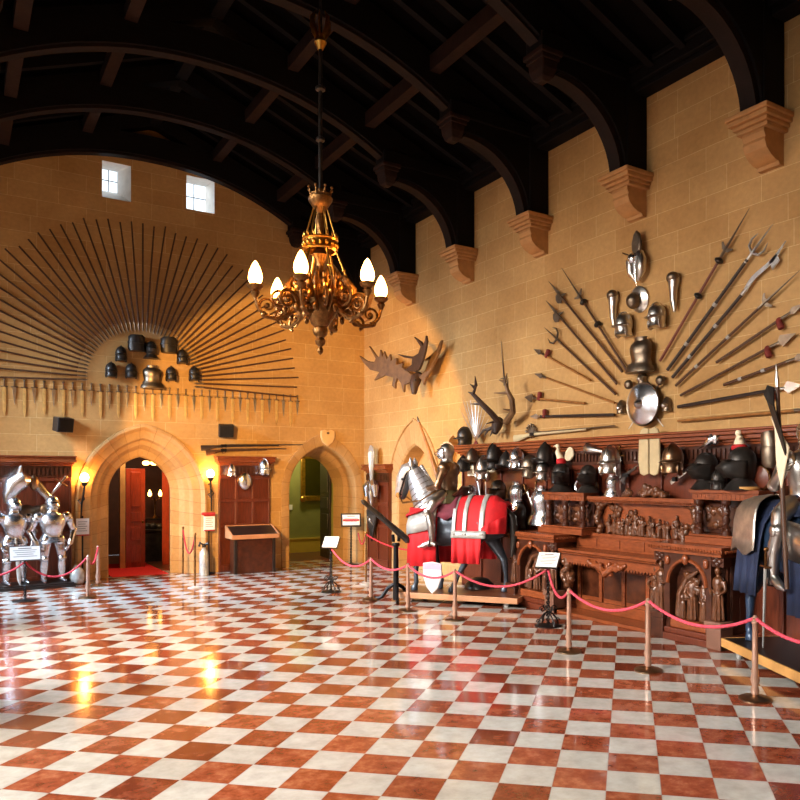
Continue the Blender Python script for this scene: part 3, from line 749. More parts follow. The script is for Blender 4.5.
# heraldic stone shield over the small doorway
t = thing('stone_shield', 'carved pale stone shield on the wall above the small doorway arch', 'shield', bw(327, 437, .0), 0)
b = MB(); b.prism([(-.17,.14),(-.08,.17),(0,.14),(.08,.17),(.17,.14),(.17,-.02),(.12,-.13),(0,-.22),(-.12,-.13),(-.17,-.02)], -.07, 0); build('field', b, M('pale_shield_stone', (220,178,118), .7, 0, .1, 6), t, bev=.012)
b = MB(); b.ell((0,-.07,.09), (.035,.02,.03)); build('boss', b, m_steel_d, t)
# torch-style wall lamps by the big doorway, with notices and steel canisters below
m_glow = EM('torch_globe', (255,178,88), 150)
for k, (px, py) in enumerate(((84.5, 479), (210.5, 475))):
    p = bw(px, py, .16); sd = ('left', 'right')[k]
    t = thing('torch_lamp', 'glowing torch-shaped wall lamp on the %s side of the big doorway' % sd, 'wall lamp', p, 0, 'torch lamps by the big doorway')
    b = MB(); b.lathe([(.045,-.05),(.075,0),(.08,.04),(.06,.09),(.02,.12)], 14); build('globe', b, m_glow, t)
    b = MB(); b.lathe([(.02,-.14),(.05,-.11),(.075,-.07),(.08,-.055),(.05,-.05)], 12); build('bowl', b, m_black, t)
    b = MB(); q = (-.05 if k == 0 else .02)
    b.tube([(0,0,-.13),(q*.3,0,-.3),(q,0,-.5),(q*1.2,.02,-.78)], [.018,.02,.018,.014], 8)
    b.tube([(q*.5,0,-.3),(q+.05,0,-.4),(q-.02,0,-.48),(q-.06,.04,-.42),(q,.15,-.4)], .012, 6); b.tube([(0,0,-.2),(0,.16,-.2)], .014, 6)
    build('torch_stick', b, m_iron, t)
    px2, py2 = ((82.5, 526), (209, 522))[k]; p = bw(px2, py2, .16)
    t = thing('notice_post', ('white notice on a dark pole left of the big doorway', 'white notice edged in red on a dark pole right of the big doorway')[k], 'notice', (p.x, p.y, 0), 0, 'notices by the big doorway')
    b = MB(); b.tube([(0,0,.02),(0,0,p.z+.2)], .016, 8); b.lathe([(.12,0),(.12,.015),(.03,.03)], 14); build('pole', b, m_iron, t)
    b = MB(); b.box(-.115,.115,-.03,-.018,p.z-.19,p.z+.15); bd = build('board', b, m_white, t, smooth=False)
    b = MB(); b.box(-.115,.115,-.033,-.03,p.z-.19,p.z-.165); b.box(-.115,.115,-.033,-.03,p.z+.125,p.z+.15) if k else None; build('red_rule', b, m_redink, bd, smooth=False)
    b = MB()
    for i in range(5): b.box(-.08,.08-.03*(i % 2),-.0325,-.03,p.z+.08-.045*i,p.z+.09-.045*i)
    build('print_lines', b, m_ink, bd, smooth=False)
    if k: b = MB(); b.box(-.16,.12,-.06,.02,p.z+.15,p.z+.21); build('bracket_box', b, m_redink, t, smooth=False, bev=.01)
    p = fl(*((77, 587), (205, 583))[k]); p.y = 16.85; px2 = (77, 204)[k]; p.x = bw(px2, 580, .45).x
    t = thing('steel_canister', 'pale steel canister standing on the floor %s of the big doorway' % sd, 'canister', (p.x, p.y, 0), 0, 'canisters by the big doorway'); t.scale = (.8,.8,.85) if k == 0 else (.85,.85,1)
    if k == 0: b = MB(); b.lathe([(.11,0),(.15,.04),(.165,.15),(.16,.28),(.12,.36),(.07,.40)], 18); build('body', b, m_grey, t); b = MB(); b.lathe([(.07,.40),(.08,.42),(.05,.45)], 12); build('cap', b, m_grey, t)
    else:
        b = MB(); b.lathe([(.10,0),(.115,.02),(.11,.42),(.10,.50),(.05,.56),(.035,.60)], 18); build('body', b, m_grey, t)
        b = MB(); b.ell((0,0,.63), .05); b.tube([(-.02,0,.65),(-.10,-.02,.70),(-.13,-.03,.62)], [.02,.025,.03], 8); b.tube([(.02,0,.65),(.09,-.03,.68)], [.02,.035], 8); build('valve_head', b, m_black, t)
# ================================================================== WOOD PANELLING
def panelling(name, label, loc, rz, x0, x1, h, ncol, rows, depth=.12, cor=.24):
    t = thing(name, label, 'wood panelling', loc, rz)
    b = MB(); b.box(x0, x1, -depth+.04, 0, 0, h-.18); build('backing', b, m_wood, t, smooth=False)
    b = MB(); w = (x1-x0)/ncol; sw = .07
    for i in range(ncol+1):
        x = x0+w*i; b.box(max(x0, x-sw/2), min(x1, x+sw/2), -depth, -depth+.04, 0, h-.42)
    zs = [0, .16]; 
    rr = [0]+list(rows)
    for r in rr: b.box(x0, x1, -depth-.002, -depth+.04, (h-.42)*r, (h-.42)*r+ (.16 if r == 0 else .08))
    b.box(x0, x1, -depth-.002, -depth+.04, h-.50, h-.42); build('stile_and_rail', b, m_wood, t, smooth=False, bev=.012)
    b = MB(); b.box(x0, x1, -depth-.01, -depth+.04, h-.42, h-.18)
    n = int((x1-x0)/.075)
    for i in range(n):
        x = x0+(i+.5)*(x1-x0)/n; b.box(x-.02, x+.02, -depth-.035, -depth-.01, h-.37, h-.24)
    build('dentil_frieze', b, m_wood_d, t, smooth=False)
    b = MB()
    for d, z0, z1 in ((.03, h-.20, h-.165), (.07, h-.165, h-.13), (.13, h-.13, h-.075), (cor-depth, h-.075, h-.03), (cor-depth+.03, h-.03, h)):
        b.box(x0-d*.6, x1+d*.6, -depth-d, 0, z0, z1)
    build('cornice', b, m_wood_o, t, smooth=False, bev=.008)
    return t
panelling('wood_panelling', 'dark wood panelling behind the suits of armour on the left', (0, Y0, 0), BWZ, XL, 1.93, 2.50, 6, (.46,), .1, .2)
panelling('wood_panelling', 'tall wood panelling on the back wall behind the sloping display desk', (0, Y0, 0), BWZ, 4.80, 5.92, 2.54, 3, (.46, .72), .1, .24)
panelling('wood_panelling', 'narrow wood panelling on the right wall next to the corner', (X0, 16.4, 0), RWZ, -.54, .54, 2.38, 2, (.46, .72), .1, .2)
panelling('wood_panelling', 'very long wood panelling with a moulded cornice behind the carved sideboard', (X0, 8.15, 0), RWZ, -4.66, 4.4, 2.70, 14, (.45, .74), .06, .25)
# ================================================================== RIGHT WALL: radiating polearms
def blade(b, pts, th=.006):
    """flat blade in the XZ plane from an outline"""
    b.prism(pts, -th, th)
def polearm(label, tip, butt, kind, mat, r=.02, off=.07):
    """local +X runs from the butt to the tip along the wall"""
    a = rw(butt[0], butt[1], off); q = rw(tip[0], tip[1], off)
    L = (q-a).length; ang = math.atan2(q.z-a.z, -(q.y-a.y))
    t = bpy.data.objects.new('polearm', None); col.objects.link(t); t.empty_display_size = .1
    t.location = a; t.rotation_euler = (0, -ang, RWZ)
    tag(t, label, 'polearm', 'polearms fanned out on the right wall')
    hd = {'spear': .34, 'halberd': .62, 'trident': .55, 'wing': .62, 'wavy': .80, 'leaf': .36, 'spike': .75, 'plain': .12}[kind.split('+')[0]]
    k = kind.split('+')[0]
    s0 = L-hd
    b = MB(); b.tube([(0,0,0),(s0+.05,0,0)], [r, r*.9], 8); build('shaft', b, mat, t)
    b = MB()
    if k in ('spear', 'leaf'):
        w = .045 if k == 'spear' else .075
        b.tube([(s0,0,0),(s0+.12,0,0)], [.022,.014], 8); blade(b, [(s0+.10,.012),(s0+.16,w),(L,0),(s0+.16,-w),(s0+.10,-.012)])
    elif k == 'halberd':
        b.tube([(s0,0,0),(s0+.3,0,0)], [.024,.014], 8); blade(b, [(s0+.12,.01),(s0+.10,.08),(s0+.16,.13),(s0+.24,.12),(s0+.30,.07),(s0+.27,.01)])
        blade(b, [(s0+.15,0),(s0+.10,-.12),(s0+.20,-.03)]); blade(b, [(s0+.24,.03),(L,0),(s0+.24,-.03)])
    elif k == 'trident':
        b.tube([(s0,0,0),(s0+.2,0,0)], [.022,.018], 8); b.tube([(s0+.15,0,0),(L,0,0)], [.022,.003], 6)
        for s in (-1, 1): b.tube([(s0+.14,0,0),(s0+.18,0,s*.10),(s0+.26,0,s*.13),(s0+.36,0,s*.10)], [.02,.018,.015,.003], 6)
    elif k in ('wing', 'spike'):
        b.tube([(s0-.05,0,0),(s0+.06,0,0),(L,0,0)], [.024,.02,.003], 6)
        for s in (-1, 1): blade(b, [(s0+.03,0),(s0+.04,s*.05),(s0+.10,s*.11),(s0+.12,s*.10),(s0+.09,s*.04),(s0+.10,s*.0)])
    elif k == 'wavy':
        n = 14; up, dn = [], []
        for i in range(n+1):
            u = i/n; x = s0+.05+(hd-.05)*u; z = .03*math.sin(u*7)*(1-u*.5); w = .028*(1-u**3)+.003; up.append((x, z+w)); dn.append((x, z-w))
        blade(b, up+dn[::-1]); b.tube([(s0-.02,0,0),(s0+.1,0,0)], [.026,.02], 8); blade(b, [(s0+.5,0),(s0+.46,-.12),(s0+.6,-.10),(s0+.62,0)])
    else: b.tube([(s0,0,0),(L,0,0)], [.024,.016], 8)
    build('head', b, m_steel_d if mat is not m_shaft_d else m_steel, t, ang=30)
    if '+disk' in kind:
        for i, d in enumerate((.10, .62)):
            b = MB(); b.lathe([(.02,-.04),(.058,-.014),(.062,0),(.058,.014),(.02,.04)], 14, M=TR(s0-d,0,0) @ RY(PI/2)); build('rondel', b, m_black, t)
    if '+tassel' in kind:
        b = MB(); b.lathe([(.018,.04),(.032,.02),(.036,0),(.042,-.05),(.04,-.09),(.02,-.10)], 12, (s0-.06,0,-.02), M=None); b.ell((s0-.05,0,0), (.04,.035,.035))
        build('tassel', b, m_tassel, t)
    if '+band' in kind:
        b = MB()
        for u in (.25, .62): b.tube([(s0*u,0,0),(s0*u+.05,0,0)], r*1.25, 8)
        build('ferrule', b, m_grey, t)
m_redwood = M('reddish_shaft', (112,52,34), .45, 0, .3, 6)
LW = [((561.6,267.9),(626.9,370.3),'spike+disk',m_shaft,'dark-bladed spike with two black rondels, steepest polearm left of the breastplate'),
 ((548.8,281.4),(622.4,371.8),'halberd',m_shaft,'halberd on a brown shaft, second steepest left of the wall breastplate'),
 ((545.9,300.5),(616.8,383.8),'halberd',m_shaft,'halberd on a brown shaft, third steepest left of the wall breastplate'),
 ((544.3,327.5),(615.6,394.3),'trident',m_shaft,'fork-headed polearm, fourth from the top of the left half of the fan'),
 ((533.5,348.9),(590.2,380.4),'spear+tassel',m_shaft_b,'short red-tasselled spear, fifth from the top in the left half of the fan'),
 ((534.6,373.6),(614.5,402.9),'spear',m_shaft_b,'tawny spear without tassel, sixth from the top of the left half of the fan'),
 ((524.5,397.3),(584.6,403.3),'leaf+tassel',m_shaft_b,'short tasselled spear lying almost level, left of the round shield'),
 ((530,416.6),(614.5,414.8),'spear+tassel',m_shaft_d,'level dark spear with a red tassel, just above the pale-stocked gun')]
RW_ = [((749.4,208.3),(660,360.9),'wing+disk',m_redwood,'long red-shafted winged spike with two black rondels, steepest on the right half of the fan'),
 ((772.8,224.2),(667.4,370),'trident+band',m_shaft_d,'dark-shafted trident, second steepest on the right half of the fan'),
 ((786.5,241.3),(672.4,377.4),'wavy+band',m_shaft_d,'dark-shafted polearm with a wavy blade, third steepest on the right half of the fan'),
 ((800,270),(675.7,385.6),'wing+band',m_shaft,'brown winged spear, fourth steepest on the right half of the fan'),
 ((806,302),(716.4,362.3),'spear+tassel',m_shaft,'short red-tasselled spear starting farther out, fifth in the right half of the fan'),
 ((796,333),(680.6,395.3),'leaf+tassel',m_shaft,'leaf-bladed spear with a red tassel, sixth on the right half of the fan'),
 ((812,352.5),(723.8,384.8),'spear+band',m_shaft,'short plain spear starting farther out, seventh on the right half of the fan'),
 ((803,384.6),(678,406.8),'leaf+tassel',m_shaft_d,'broad leaf-bladed dark spear, second lowest on the right half of the fan'),
 ((804,409.5),(678,421),'plain',m_shaft_b,'thick tawny staff, lowest on the right half of the fan')]
for t_, b_, k, m, lb in LW+RW_: polearm(lb+' on the right wall' if len(lb.split()) < 13 else lb, t_, b_, k, m, .024 if m is m_shaft_d else .02)
a_, q_ = rw(514, 436, .07), rw(615, 426.5, .07)
long_gun('long pale-stocked gun on the right wall just above the panelling cornice', a_, q_, .07, 'r', m_hide, RWZ)
t = thing('crest_ornament', 'small fan-shaped bronze ornament over the butt of the pale-stocked gun', 'ornament', rw(531, 434, .05), RWZ)
b = MB()
for i in range(7):
    a = PI*i/6; b.tube([(0,0,0),(.12*math.cos(a),0,.05+.10*math.sin(a))], [.025,.012], 6); b.ell((.13*math.cos(a),0,.05+.11*math.sin(a)), .025, 8, 6)
build('fan', b, m_steel_d, t)
# armour in the middle of the fan
p = rw(642, 364, .12); cuirass('breastplate', 'large steel breastplate at the centre of the polearm fan above the round shield', p, RWZ, m_steel_d, .92).scale = (1.02, .9, .78)
t = thing('helmet', 'brown-steel helmet with a round brim at the top of the three between the polearms', 'helmet', rw(640, 300, .0), RWZ); t.scale = (.8, .85, .78)
b = MB(); b.ell((-.03,-.13,-.03), (.14,.13,.15), 18, 12); b.prism([(-.03+.15*math.cos(math.radians(d)), -.03+.17*math.sin(math.radians(d))) for d in range(30, 151, 12)]+[(-.03+.12*math.cos(math.radians(d)), -.03+.14*math.sin(math.radians(d))) for d in range(150, 29, -12)], -.14, -.12); build('skull', b, m_steel_d, t)
b = MB(); b.lathe([(.13,.0),(.21,-.02),(.215,-.01),(.14,.03)], 22, (.0,0,0), M=TR(.02,-.05,.0) @ RX(PI/2) @ RX(.15), sy=1.15); build('brim', b, m_steel, t)
p = rw(624, 325, .14); burgonet('helmet', 'bright open helmet on the left, just above the wall breastplate', p, RWZ, m_steel, None, .95)
p = rw(657, 316, .14); burgonet('helmet', 'bright open helmet on the right, just above the wall breastplate', p, RWZ, m_steel, None, .95)
def arm_piece(label, top, bot, mat):
    a, q = rw(*top, .08), rw(*bot, .08); L = a.z-q.z
    t = thing('arm_guard', label, 'arm guard', q, RWZ, 'arm guards on the right wall')
    b = MB(); b.tube([(0,0,L),(.01,0,L*.82),(0,0,L*.6),(.0,0,L*.3),(.02,0,0)], [.075,.085,.06,.05,.02], 10); build('plate', b, mat, t)
    b = MB(); b.ell((0,-.02,L*.92), (.095,.08,.08)); build('elbow_cop', b, m_steel_d, t)
arm_piece('slender steel arm guard left of the three helmets', (611,293), (613,327), m_steel)
arm_piece('slender steel arm guard right of the three helmets', (672,275), (673.5,312), m_steel)
t = thing('armour_trophy', 'topmost armour trophy with a tall leaf-shaped plate and two thigh plates on the right wall', 'armour', rw(638, 277, .1), RWZ)
b = MB(); b.prism([(0,.68),(.06,.62),(.095,.5),(.09,.4),(.05,.32),(-.05,.32),(-.09,.4),(-.095,.5),(-.06,.62)], -.05, .0); build('leaf_plate', b, m_steel_d, t, bev=.03)
for s in (-1, 1):
    b = MB(); b.tube([(s*.05,-.02,.34),(s*.11,-.04,.22),(s*.10,-.04,.06),(s*.02,-.02,-.06)], [.06,.075,.06,.02], 10); build('thigh_plate', b, m_steel, t)
b = MB(); b.tube([(-.26,-.05,.40),(-.02,-.06,.27),(.12,-.05,.30)], [.012,.03,.03], 8); b.ell((-.05,-.07,.27), (.08,.06,.08)); b.tube([(.0,-.05,.3),(.0,-.06,.02),(.01,-.04,-.14)], [.03,.02,.004], 8); build('gauntlet', b, m_steel_b, t)
# round shield with bosses and crossed swords behind
p = rw(643.5, 404, .12)
t = thing('round_shield', 'oval polished steel shield in the middle of the fan, just above the panelling', 'shield', p, RWZ)
b = MB(); b.lathe([(.30,0),(.305,.02),(.27,.04),(.18,.07),(.08,.10),(.07,.13),(.02,.17),(.001,.19)], 28, M=RX(PI/2)); build('disc', b, m_steel_b, t)
b = MB(); b.lathe([(.285,.02),(.31,.03),(.32,.01),(.30,-.01)], 28, M=RX(PI/2)); build('rim', b, m_steel_d, t)
for s in (-1, 1):
    t = thing('crossed_sword', 'short sword crossed behind the round wall shield, %s hilt' % ('left', 'right')[s > 0], 'sword', (p.x+.04, p.y, p.z), RWZ, 'swords behind the round shield')
    b = MB(); b.tube([(s*.22,0,.22),(-s*.34,0,-.34)], [(.02,.006),(.008,.004)], 6); build('blade', b, m_steel, t)
    b = MB(); b.ell((s*.31,-.03,.31), (.075,.06,.07)); b.tube([(s*.22,0,.22),(s*.36,0,.36)], .018, 6); build('hilt', b, m_steel_d, t)
for px, py, lb in ((642.5,379,'above'), (621.5,408,'left of'), (667,405.5,'right of')):
    q = rw(px, py, .06); t = thing('wall_boss', 'small dark steel gauntlet cuff %s the round wall shield' % lb, 'armour', q, RWZ, 'small pieces round the shield')
    b = MB(); b.lathe([(.075,-.08),(.06,0),(.075,.03),(.045,.09),(.02,.12)], 12); build('cuff', b, m_steel_d, t); b = MB(); b.ell((0,-.05,.0), (.05,.05,.04)); build('knuckle_plate', b, m_steel, t)
# ---- great antlers high on the right wall
def antler(b, pts, rad): b.tube(pts, rad, 8)
p = rw(404, 376, .2)
t = thing('elk_antlers', 'huge palm-shaped elk antlers with skull high on the right wall near the corner', 'antlers', p, RWZ)
SX = 1/ (FP/15.6)   # metres per photo pixel at that spot, before foreshortening
def ax(px, py): # photo outline to local X,Z on the wall
    q = rw(px, py, .2); return (p.y-q.y, q.z-p.z)
def palm(pts, y0, y1, mat, name):
    b = MB(); xs = [q[0] for q in pts]; xm, xM = min(xs), max(xs); P_ = []
    # the palm sweeps out of the wall towards its outer edge
    for px, py in pts:
        y = y0+(y1-y0)*(px-xm)/(xM-xm); q = rw(px, py, .2-y); P_.append(Vector((p.y-q.y, y, q.z-p.z)))
    n = len(P_); k = Vector((0,.028,0))
    b.add([v-k for v in P_]+[v+k for v in P_], [tuple(range(n)), tuple(range(2*n-1, n-1, -1))]+[(i, i+n, (i+1)%n+n, (i+1)%n) for i in range(n)])
    return build(name, b, mat, t, ang=30, bev=.008)
palm([(410.2,382.7),(405.0,385.0),(404.4,392.5),(402.0,383.5),(397.8,377.8),(396.0,383.5),(395.7,388.7),(392.7,385.7),(394.2,377.5),(385.5,375.5),(374.7,380.5),(380.2,372.2),(371.2,370.0),(364.2,362.5),(360.0,355.7),(367.5,361.0),(375.0,362.5),(376.5,358.7),(369.7,346.0),(377.2,356.5),(380.2,356.8),(381.0,349.7),(384.0,357.2),(384.7,351.2),(387.7,359.5),(390.7,354.2),(391.5,361.0),(397.5,358.0),(396.7,364.7),(403.5,363.2),(402.7,367.7),(409.5,372.2),(414.0,376.0)], -.42, .0, m_horn, 'palm_left')
palm([(411.7,371.5),(405.0,370.7),(412.5,364.7),(413.2,358.7),(405.0,357.7),(398.2,354.2),(406.5,355.7),(414.0,356.5),(419.2,353.5),(421.5,346.7),(417.0,340.0),(414.7,337.0),(421.5,341.5),(423.7,346.0),(426.0,340.0),(426.7,335.5),(427.5,341.5),(426.0,350.5),(423.7,359.5),(420.0,369.2),(416.2,372.2)], -.10, -.38, m_horn_d, 'palm_upright')
palm([(420.0,377.5),(426.0,370.0),(430.5,358.0),(425.2,360.2),(432.0,355.0),(438.0,349.0),(440.2,343.0),(442.5,340.0),(441.0,347.5),(436.5,359.5),(432.0,370.0),(426.0,379.0),(424.5,385.0),(423.0,380.5)], -.14, -.04, m_horn, 'palm_right')
k0 = rw(417, 383, .3); KX, KZ = p.y-k0.y, k0.z-p.z
b = MB(); b.tube([(KX,-.02,KZ+.18),(KX,-.12,KZ+.10),(KX+.03,-.18,KZ-.06),(KX+.05,-.20,KZ-.24)], [(.08,.09),(.12,.12),(.10,.09),(.05,.05)], 12); b.tube([(KX-.16,-.08,KZ+.16),(KX,-.10,KZ+.10),(KX+.16,-.06,KZ+.14)], .055, 8); build('skull', b, m_horn_d, t)
for s in (-1, 1):
    b = MB(); b.ell((KX+s*.09,-.19,KZ+.04), (.03,.03,.035)); build('eye_socket', b, m_black, t)
# ---- stag antlers over the helmets
p = rw(500, 425, .15)
t = thing('stag_antlers', 'branching dark stag antlers on the right wall above the helmet row', 'antlers', p, RWZ)
def A_(px, py, y): q = rw(px, py, .15-y); return (p.y-q.y, y, q.z-p.z)
for nm, main, tines, m in (('left_beam', [(500,424,-.05),(492,414,-.25),(482,404,-.4),(473,394,-.5),(476,386,-.52)], [[(473,394,-.5),(468,392,-.5)],[(476,386,-.52),(475,376,-.5)],[(475,388,-.52),(470,384,-.5)],[(482,404,-.4),(470,404,-.46)],[(498,420,-.1),(486,424,-.3)]], m_horn_d),
                          ('right_beam', [(506,422,-.05),(513,412,-.15),(512,400,-.25),(508,392,-.3),(505,382,-.32)], [[(505,382,-.3),(499,380,-.3)],[(505,382,-.3),(507,373,-.28)],[(509,393,-.3),(494,393,-.42)],[(513,411,-.15),(503,409,-.3)],[(507,391,-.3),(508,378,-.26)]], m_horn)):
    b = MB(); b.tube([A_(*q) for q in main], [.062,.055,.05,.04,.014], 8)
    for tn in tines: b.tube([A_(*q) for q in tn], [.032,.006], 7)
    build(nm, b, m, t)
b = MB(); b.tube([(-.02,-.02,.08),(.04,-.10,-.02),(.06,-.16,-.16)], [.10,.10,.05], 10)
for dx in (-.25,-.1,.06): b.tube([(0,-.08,-.02),(dx,-.2,-.1),(dx*1.2-.02,-.26,-.22)], [.03,.025,.006], 7)
build('skull', b, m_horn_d, t)
# ---- fan of sword blades standing on the cornice
p = rw(476, 441, .16)
for i, (px, py) in enumerate(((458,408),(462,400),(466,401),(470,400),(475,402),(479,403),(483,407),(487,411),(490,419))):
    q = rw(px, py, .16)
    t = thing('bare_sword', 'bare blade in the small sword fan over the long cornice, %s from the left' % ordn(i+1), 'sword', p, RWZ, 'blades of the small sword fan')
    b = MB(); e = Vector((p.y-q.y, -.02*(i-4)*.4, q.z-p.z)); b.tube([(0,0,0), e*.5, e], [(.016,.005),(.015,.005),(.003,.002)], 6); build('blade', b, m_steel, t)
    b = MB(); b.tube([(0,0,0), e*-.18], .014, 6); build('grip', b, m_tassel, t)
t = thing('rapier', 'thin rapier hanging upright on the right wall beside the stag antlers', 'sword', rw(504, 378, .02), RWZ)
q0, q1 = rw(504,378,.06), rw(501,341,.06); b = MB(); b.tube([(0,0,0),(q0.y-q1.y,0,q1.z-q0.z)], [.014,.003], 6); build('blade', b, m_steel, t); b = MB(); b.tube([(0,0,0),(.01,0,-.14)], .016, 6); b.tube([(-.1,0,0),(.1,0,0)], .01, 6); build('hilt', b, m_steel_d, t)
# ================================================================== CARVED SIDEBOARD
SBY = 8.15
sb = thing('carved_sideboard', 'massive carved wooden sideboard with two arched pedestals against the right wall', 'sideboard', (X0, SBY, 0), RWZ)
def statue(b, x, y, z, h, rot=0, seed=0):
    r = random.Random(seed); k = h/1.0; Mx = TR(x, y, z) @ RZ(rot)
    lean = r.uniform(-.03, .03)
    b.lathe([(.11*k,0),(.13*k,.05*k),(.10*k,.25*k),(.115*k,.42*k),(.09*k,.55*k),(.12*k,.70*k),(.10*k,.78*k),(.045*k,.82*k),(.04*k,.86*k)], 12, (lean*k,0,0), M=Mx, sy=.85)
    b.ell((lean*k, -.01*k, .92*k), (.058*k,.065*k,.08*k), M=Mx)
    for s in (-1, 1):
        b.tube([(s*.11*k,0,.74*k),(s*.17*k,-.03*k,.58*k),(s*(.06+r.uniform(-.03,.06))*k,-.13*k,(.55+r.uniform(-.1,.12))*k)], [.042*k,.036*k,.026*k], 7, Mx)
    for i in range(5):
        a = PI+PI*(i+.5)/5; b.tube([(.10*k*math.cos(a),.09*k*math.sin(a),.5*k),(.125*k*math.cos(a+.15),.115*k*math.sin(a+.15),.02*k)], .02*k, 5, Mx)
def beads(b, x0, x1, y, z, r, step):
    n = max(1, int((x1-x0)/step))
    for i in range(n): b.ell((x0+(i+.5)*(x1-x0)/n, y, z), (r*1.1, r, r), 6, 5)
def pedestal(x0, x1, dep, top, seed, flip):
    w = x1-x0
    root = MB(); root.box(x0+.04, x1-.04, -dep+.18, -.1, .16, top-.1)
    pd = build('pedestal', root, m_wood_d, sb, smooth=False)
    b = MB(); b.box(x0-.02, x1+.02, -dep-.02, -.1, 0, .09); b.box(x0, x1, -dep, -.1, .09, .16); build('plinth', b, m_wood, pd, smooth=False, bev=.012)
    b = MB(); b.box(x0-.01, x1+.01, -dep-.01, -.1, top-.12, top-.075); b.box(x0-.05, x1+.05, -dep-.05, -.1, top-.075, top-.03); b.box(x0-.04, x1+.04, -dep-.04, -.1, top-.03, top)
    beads(b, x0-.04, x1+.04, -dep-.052, top-.053, .02, .045)
    for sx in (x0-.052, x1+.052):
        for i in range(12): b.ell((sx, -dep+.03+i*.05, top-.053), (.02,.022,.02), 6, 5)
    build('moulded_top', b, m_wood_o, pd, ang=30)
    # the arched niche in the front
    xl, xr = x0+.26, x1-.26; xc = (xl+xr)/2; hw = (xr-xl)/2; sp = top-.12-hw-.10
    b = MB(); b.box(xl-.09, xl, -dep+.04, -dep+.2, .16, sp); b.box(xr, xr+.09, -dep+.04, -dep+.2, .16, sp)
    ar = [(xc-hw*math.cos(PI*i/14), sp+hw*math.sin(PI*i/14)) for i in range(15)]
    b.prism([(xl-.09, sp), (xl-.09, top-.12), (xr+.09, top-.12), (xr+.09, sp)] + ar[::-1], -dep+.03, -dep+.2)
    build('niche_front', b, m_wood_d, pd, ang=30)
    b = MB(); n = 14
    b.tube([(xc-(hw+.02)*math.cos(PI*i/n), -dep+.025, sp+(hw+.02)*math.sin(PI*i/n)) for i in range(n+1)], .026, 6); b.ell((xc, -dep+.0, sp+hw+.03), (.05,.04,.07))
    for i in range(3): b.ell((xl-.02, -dep+.02, top-.2-.02*i), (.04,.03,.04)); b.ell((xr+.02, -dep+.02, top-.2-.02*i), (.04,.03,.04))
    build('niche_arch', b, m_wood_o, pd)
    b = MB(); b.box(xl, xr, -dep+.04, -dep+.2, .16, .27); build('niche_sill', b, m_wood_o, pd, smooth=False, bev=.015)
    b = MB(); r = random.Random(seed)
    for i, (u, hh) in enumerate(((.22,.42),(.5,.60),(.8,.48))): statue(b, xl+(xr-xl)*u, -dep+.15, .27, hh, r.uniform(-.5,.5), seed+i)
    b.tube([(xl+.06,-dep+.14,.3),(xl+.10,-dep+.12,.6),(xl+.22,-dep+.12,.8),(xc+.1,-dep+.13,sp+hw*.6)], [.05,.045,.04,.02], 7)
    for i in range(6): b.ell((xl+.08+r.random()*(xr-xl-.16), -dep+.15, sp+r.uniform(-.1,.12)), (.06,.04,.05))
    build('niche_figures', b, m_wood_g, pd, remesh=.010, sm=0)
    for k_, xx in enumerate((x0+.09, x1-.09)):
        b = MB(); statue(b, xx, -dep+.08, .34, .66, 0, seed+10+k_); build('corner_statue', b, m_wood_g, pd, remesh=.010, sm=0)
        b = MB(); b.box(xx-.11, xx+.11, -dep-.03, -dep+.2, 0, .26); b.box(xx-.13, xx+.13, -dep-.05, -dep+.2, .26, .34); build('statue_block', b, m_stone_cn if k_ == 1 else m_wood_d, pd, smooth=False, bev=.012)
        b = MB()
        for i in range(4): b.ell((xx+.04*math.cos(i*1.6), -dep+.06, top-.17+.035*math.sin(i*1.6)), (.05,.05,.04))
        b.box(xx-.10, xx+.10, -dep+.04, -dep+.2, top-.24, top-.12); build('capital', b, m_wood_d, pd, ang=30)
    for sx in (x0+.035, x1-.035):
        b = MB(); b.box(sx-.006, sx+.006, -dep+.22, -.12, .2, top-.16)
        for i in range(3): b.box(sx-.014, sx+.014, -dep+.24+i*.15, -dep+.34+i*.15, .26, top-.22)
        build('side_panel', b, m_wood_d, pd, smooth=False, bev=.02)
pedestal(-2.22, -1.05, .70, 1.20, 3, 0)
pedestal(.98, 2.08, .70, 1.24, 40, 1)
# the table between them
b = MB(); b.box(-1.05, .98, -.63, -.1, .955, .995); b.box(-1.05, .98, -.60, -.1, .92, .955); tb = build('table', b, m_wood_o, sb, smooth=False, bev=.01)
b = MB(); beads(b, -1.04, .97, -.615, .937, .016, .036); b.box(-1.05, .98, -.55, -.5, .80, .92); 
for i in range(34): b.prism([(-1.03+.06*i,.80),(-1.03+.06*i+.055,.80),(-1.03+.06*i+.028,.755)], -.55, -.52)
build('apron', b, m_wood_o, tb, ang=30)
b = MB(); r = random.Random(5)
for i in range(26):
    u = r.uniform(-1, 1); b.ell((-.03+u*.36, -.57+r.uniform(-.03,.02), .85-.20*(1-u*u)*r.random()), (.04,.035,.038), 8, 6)
b.tube([(-.42,-.56,.86),(-.3,-.575,.80),(-.2,-.58,.80),(-.12,-.585,.76),(-.03,-.60,.70),(.06,-.585,.76),(.14,-.58,.80),(.24,-.575,.80),(.36,-.56,.86)], [.03,.04,.045,.045,.06,.045,.045,.04,.03], 8); build('swag', b, m_wood_o, tb, remesh=.010, sm=0)
for s, xx in ((-1, -.93), (1, .86)):
    b = MB()
    for i in range(16): b.ell((xx+r.uniform(-.08,.08), -.52+r.uniform(-.05,.05), .88-.5*(i/16)), (.06,.06,.055), 8, 6)
    if s > 0: b = MB(); statue(b, xx, -.52, .30, .60, .2, 77); b.box(xx-.1, xx+.1, -.62, -.42, 0, .3)
    else: b.box(xx-.05, xx+.05, -.55, -.45, .4, .9)
    build('table_leg', b, m_wood_g, tb, remesh=.012, sm=2)
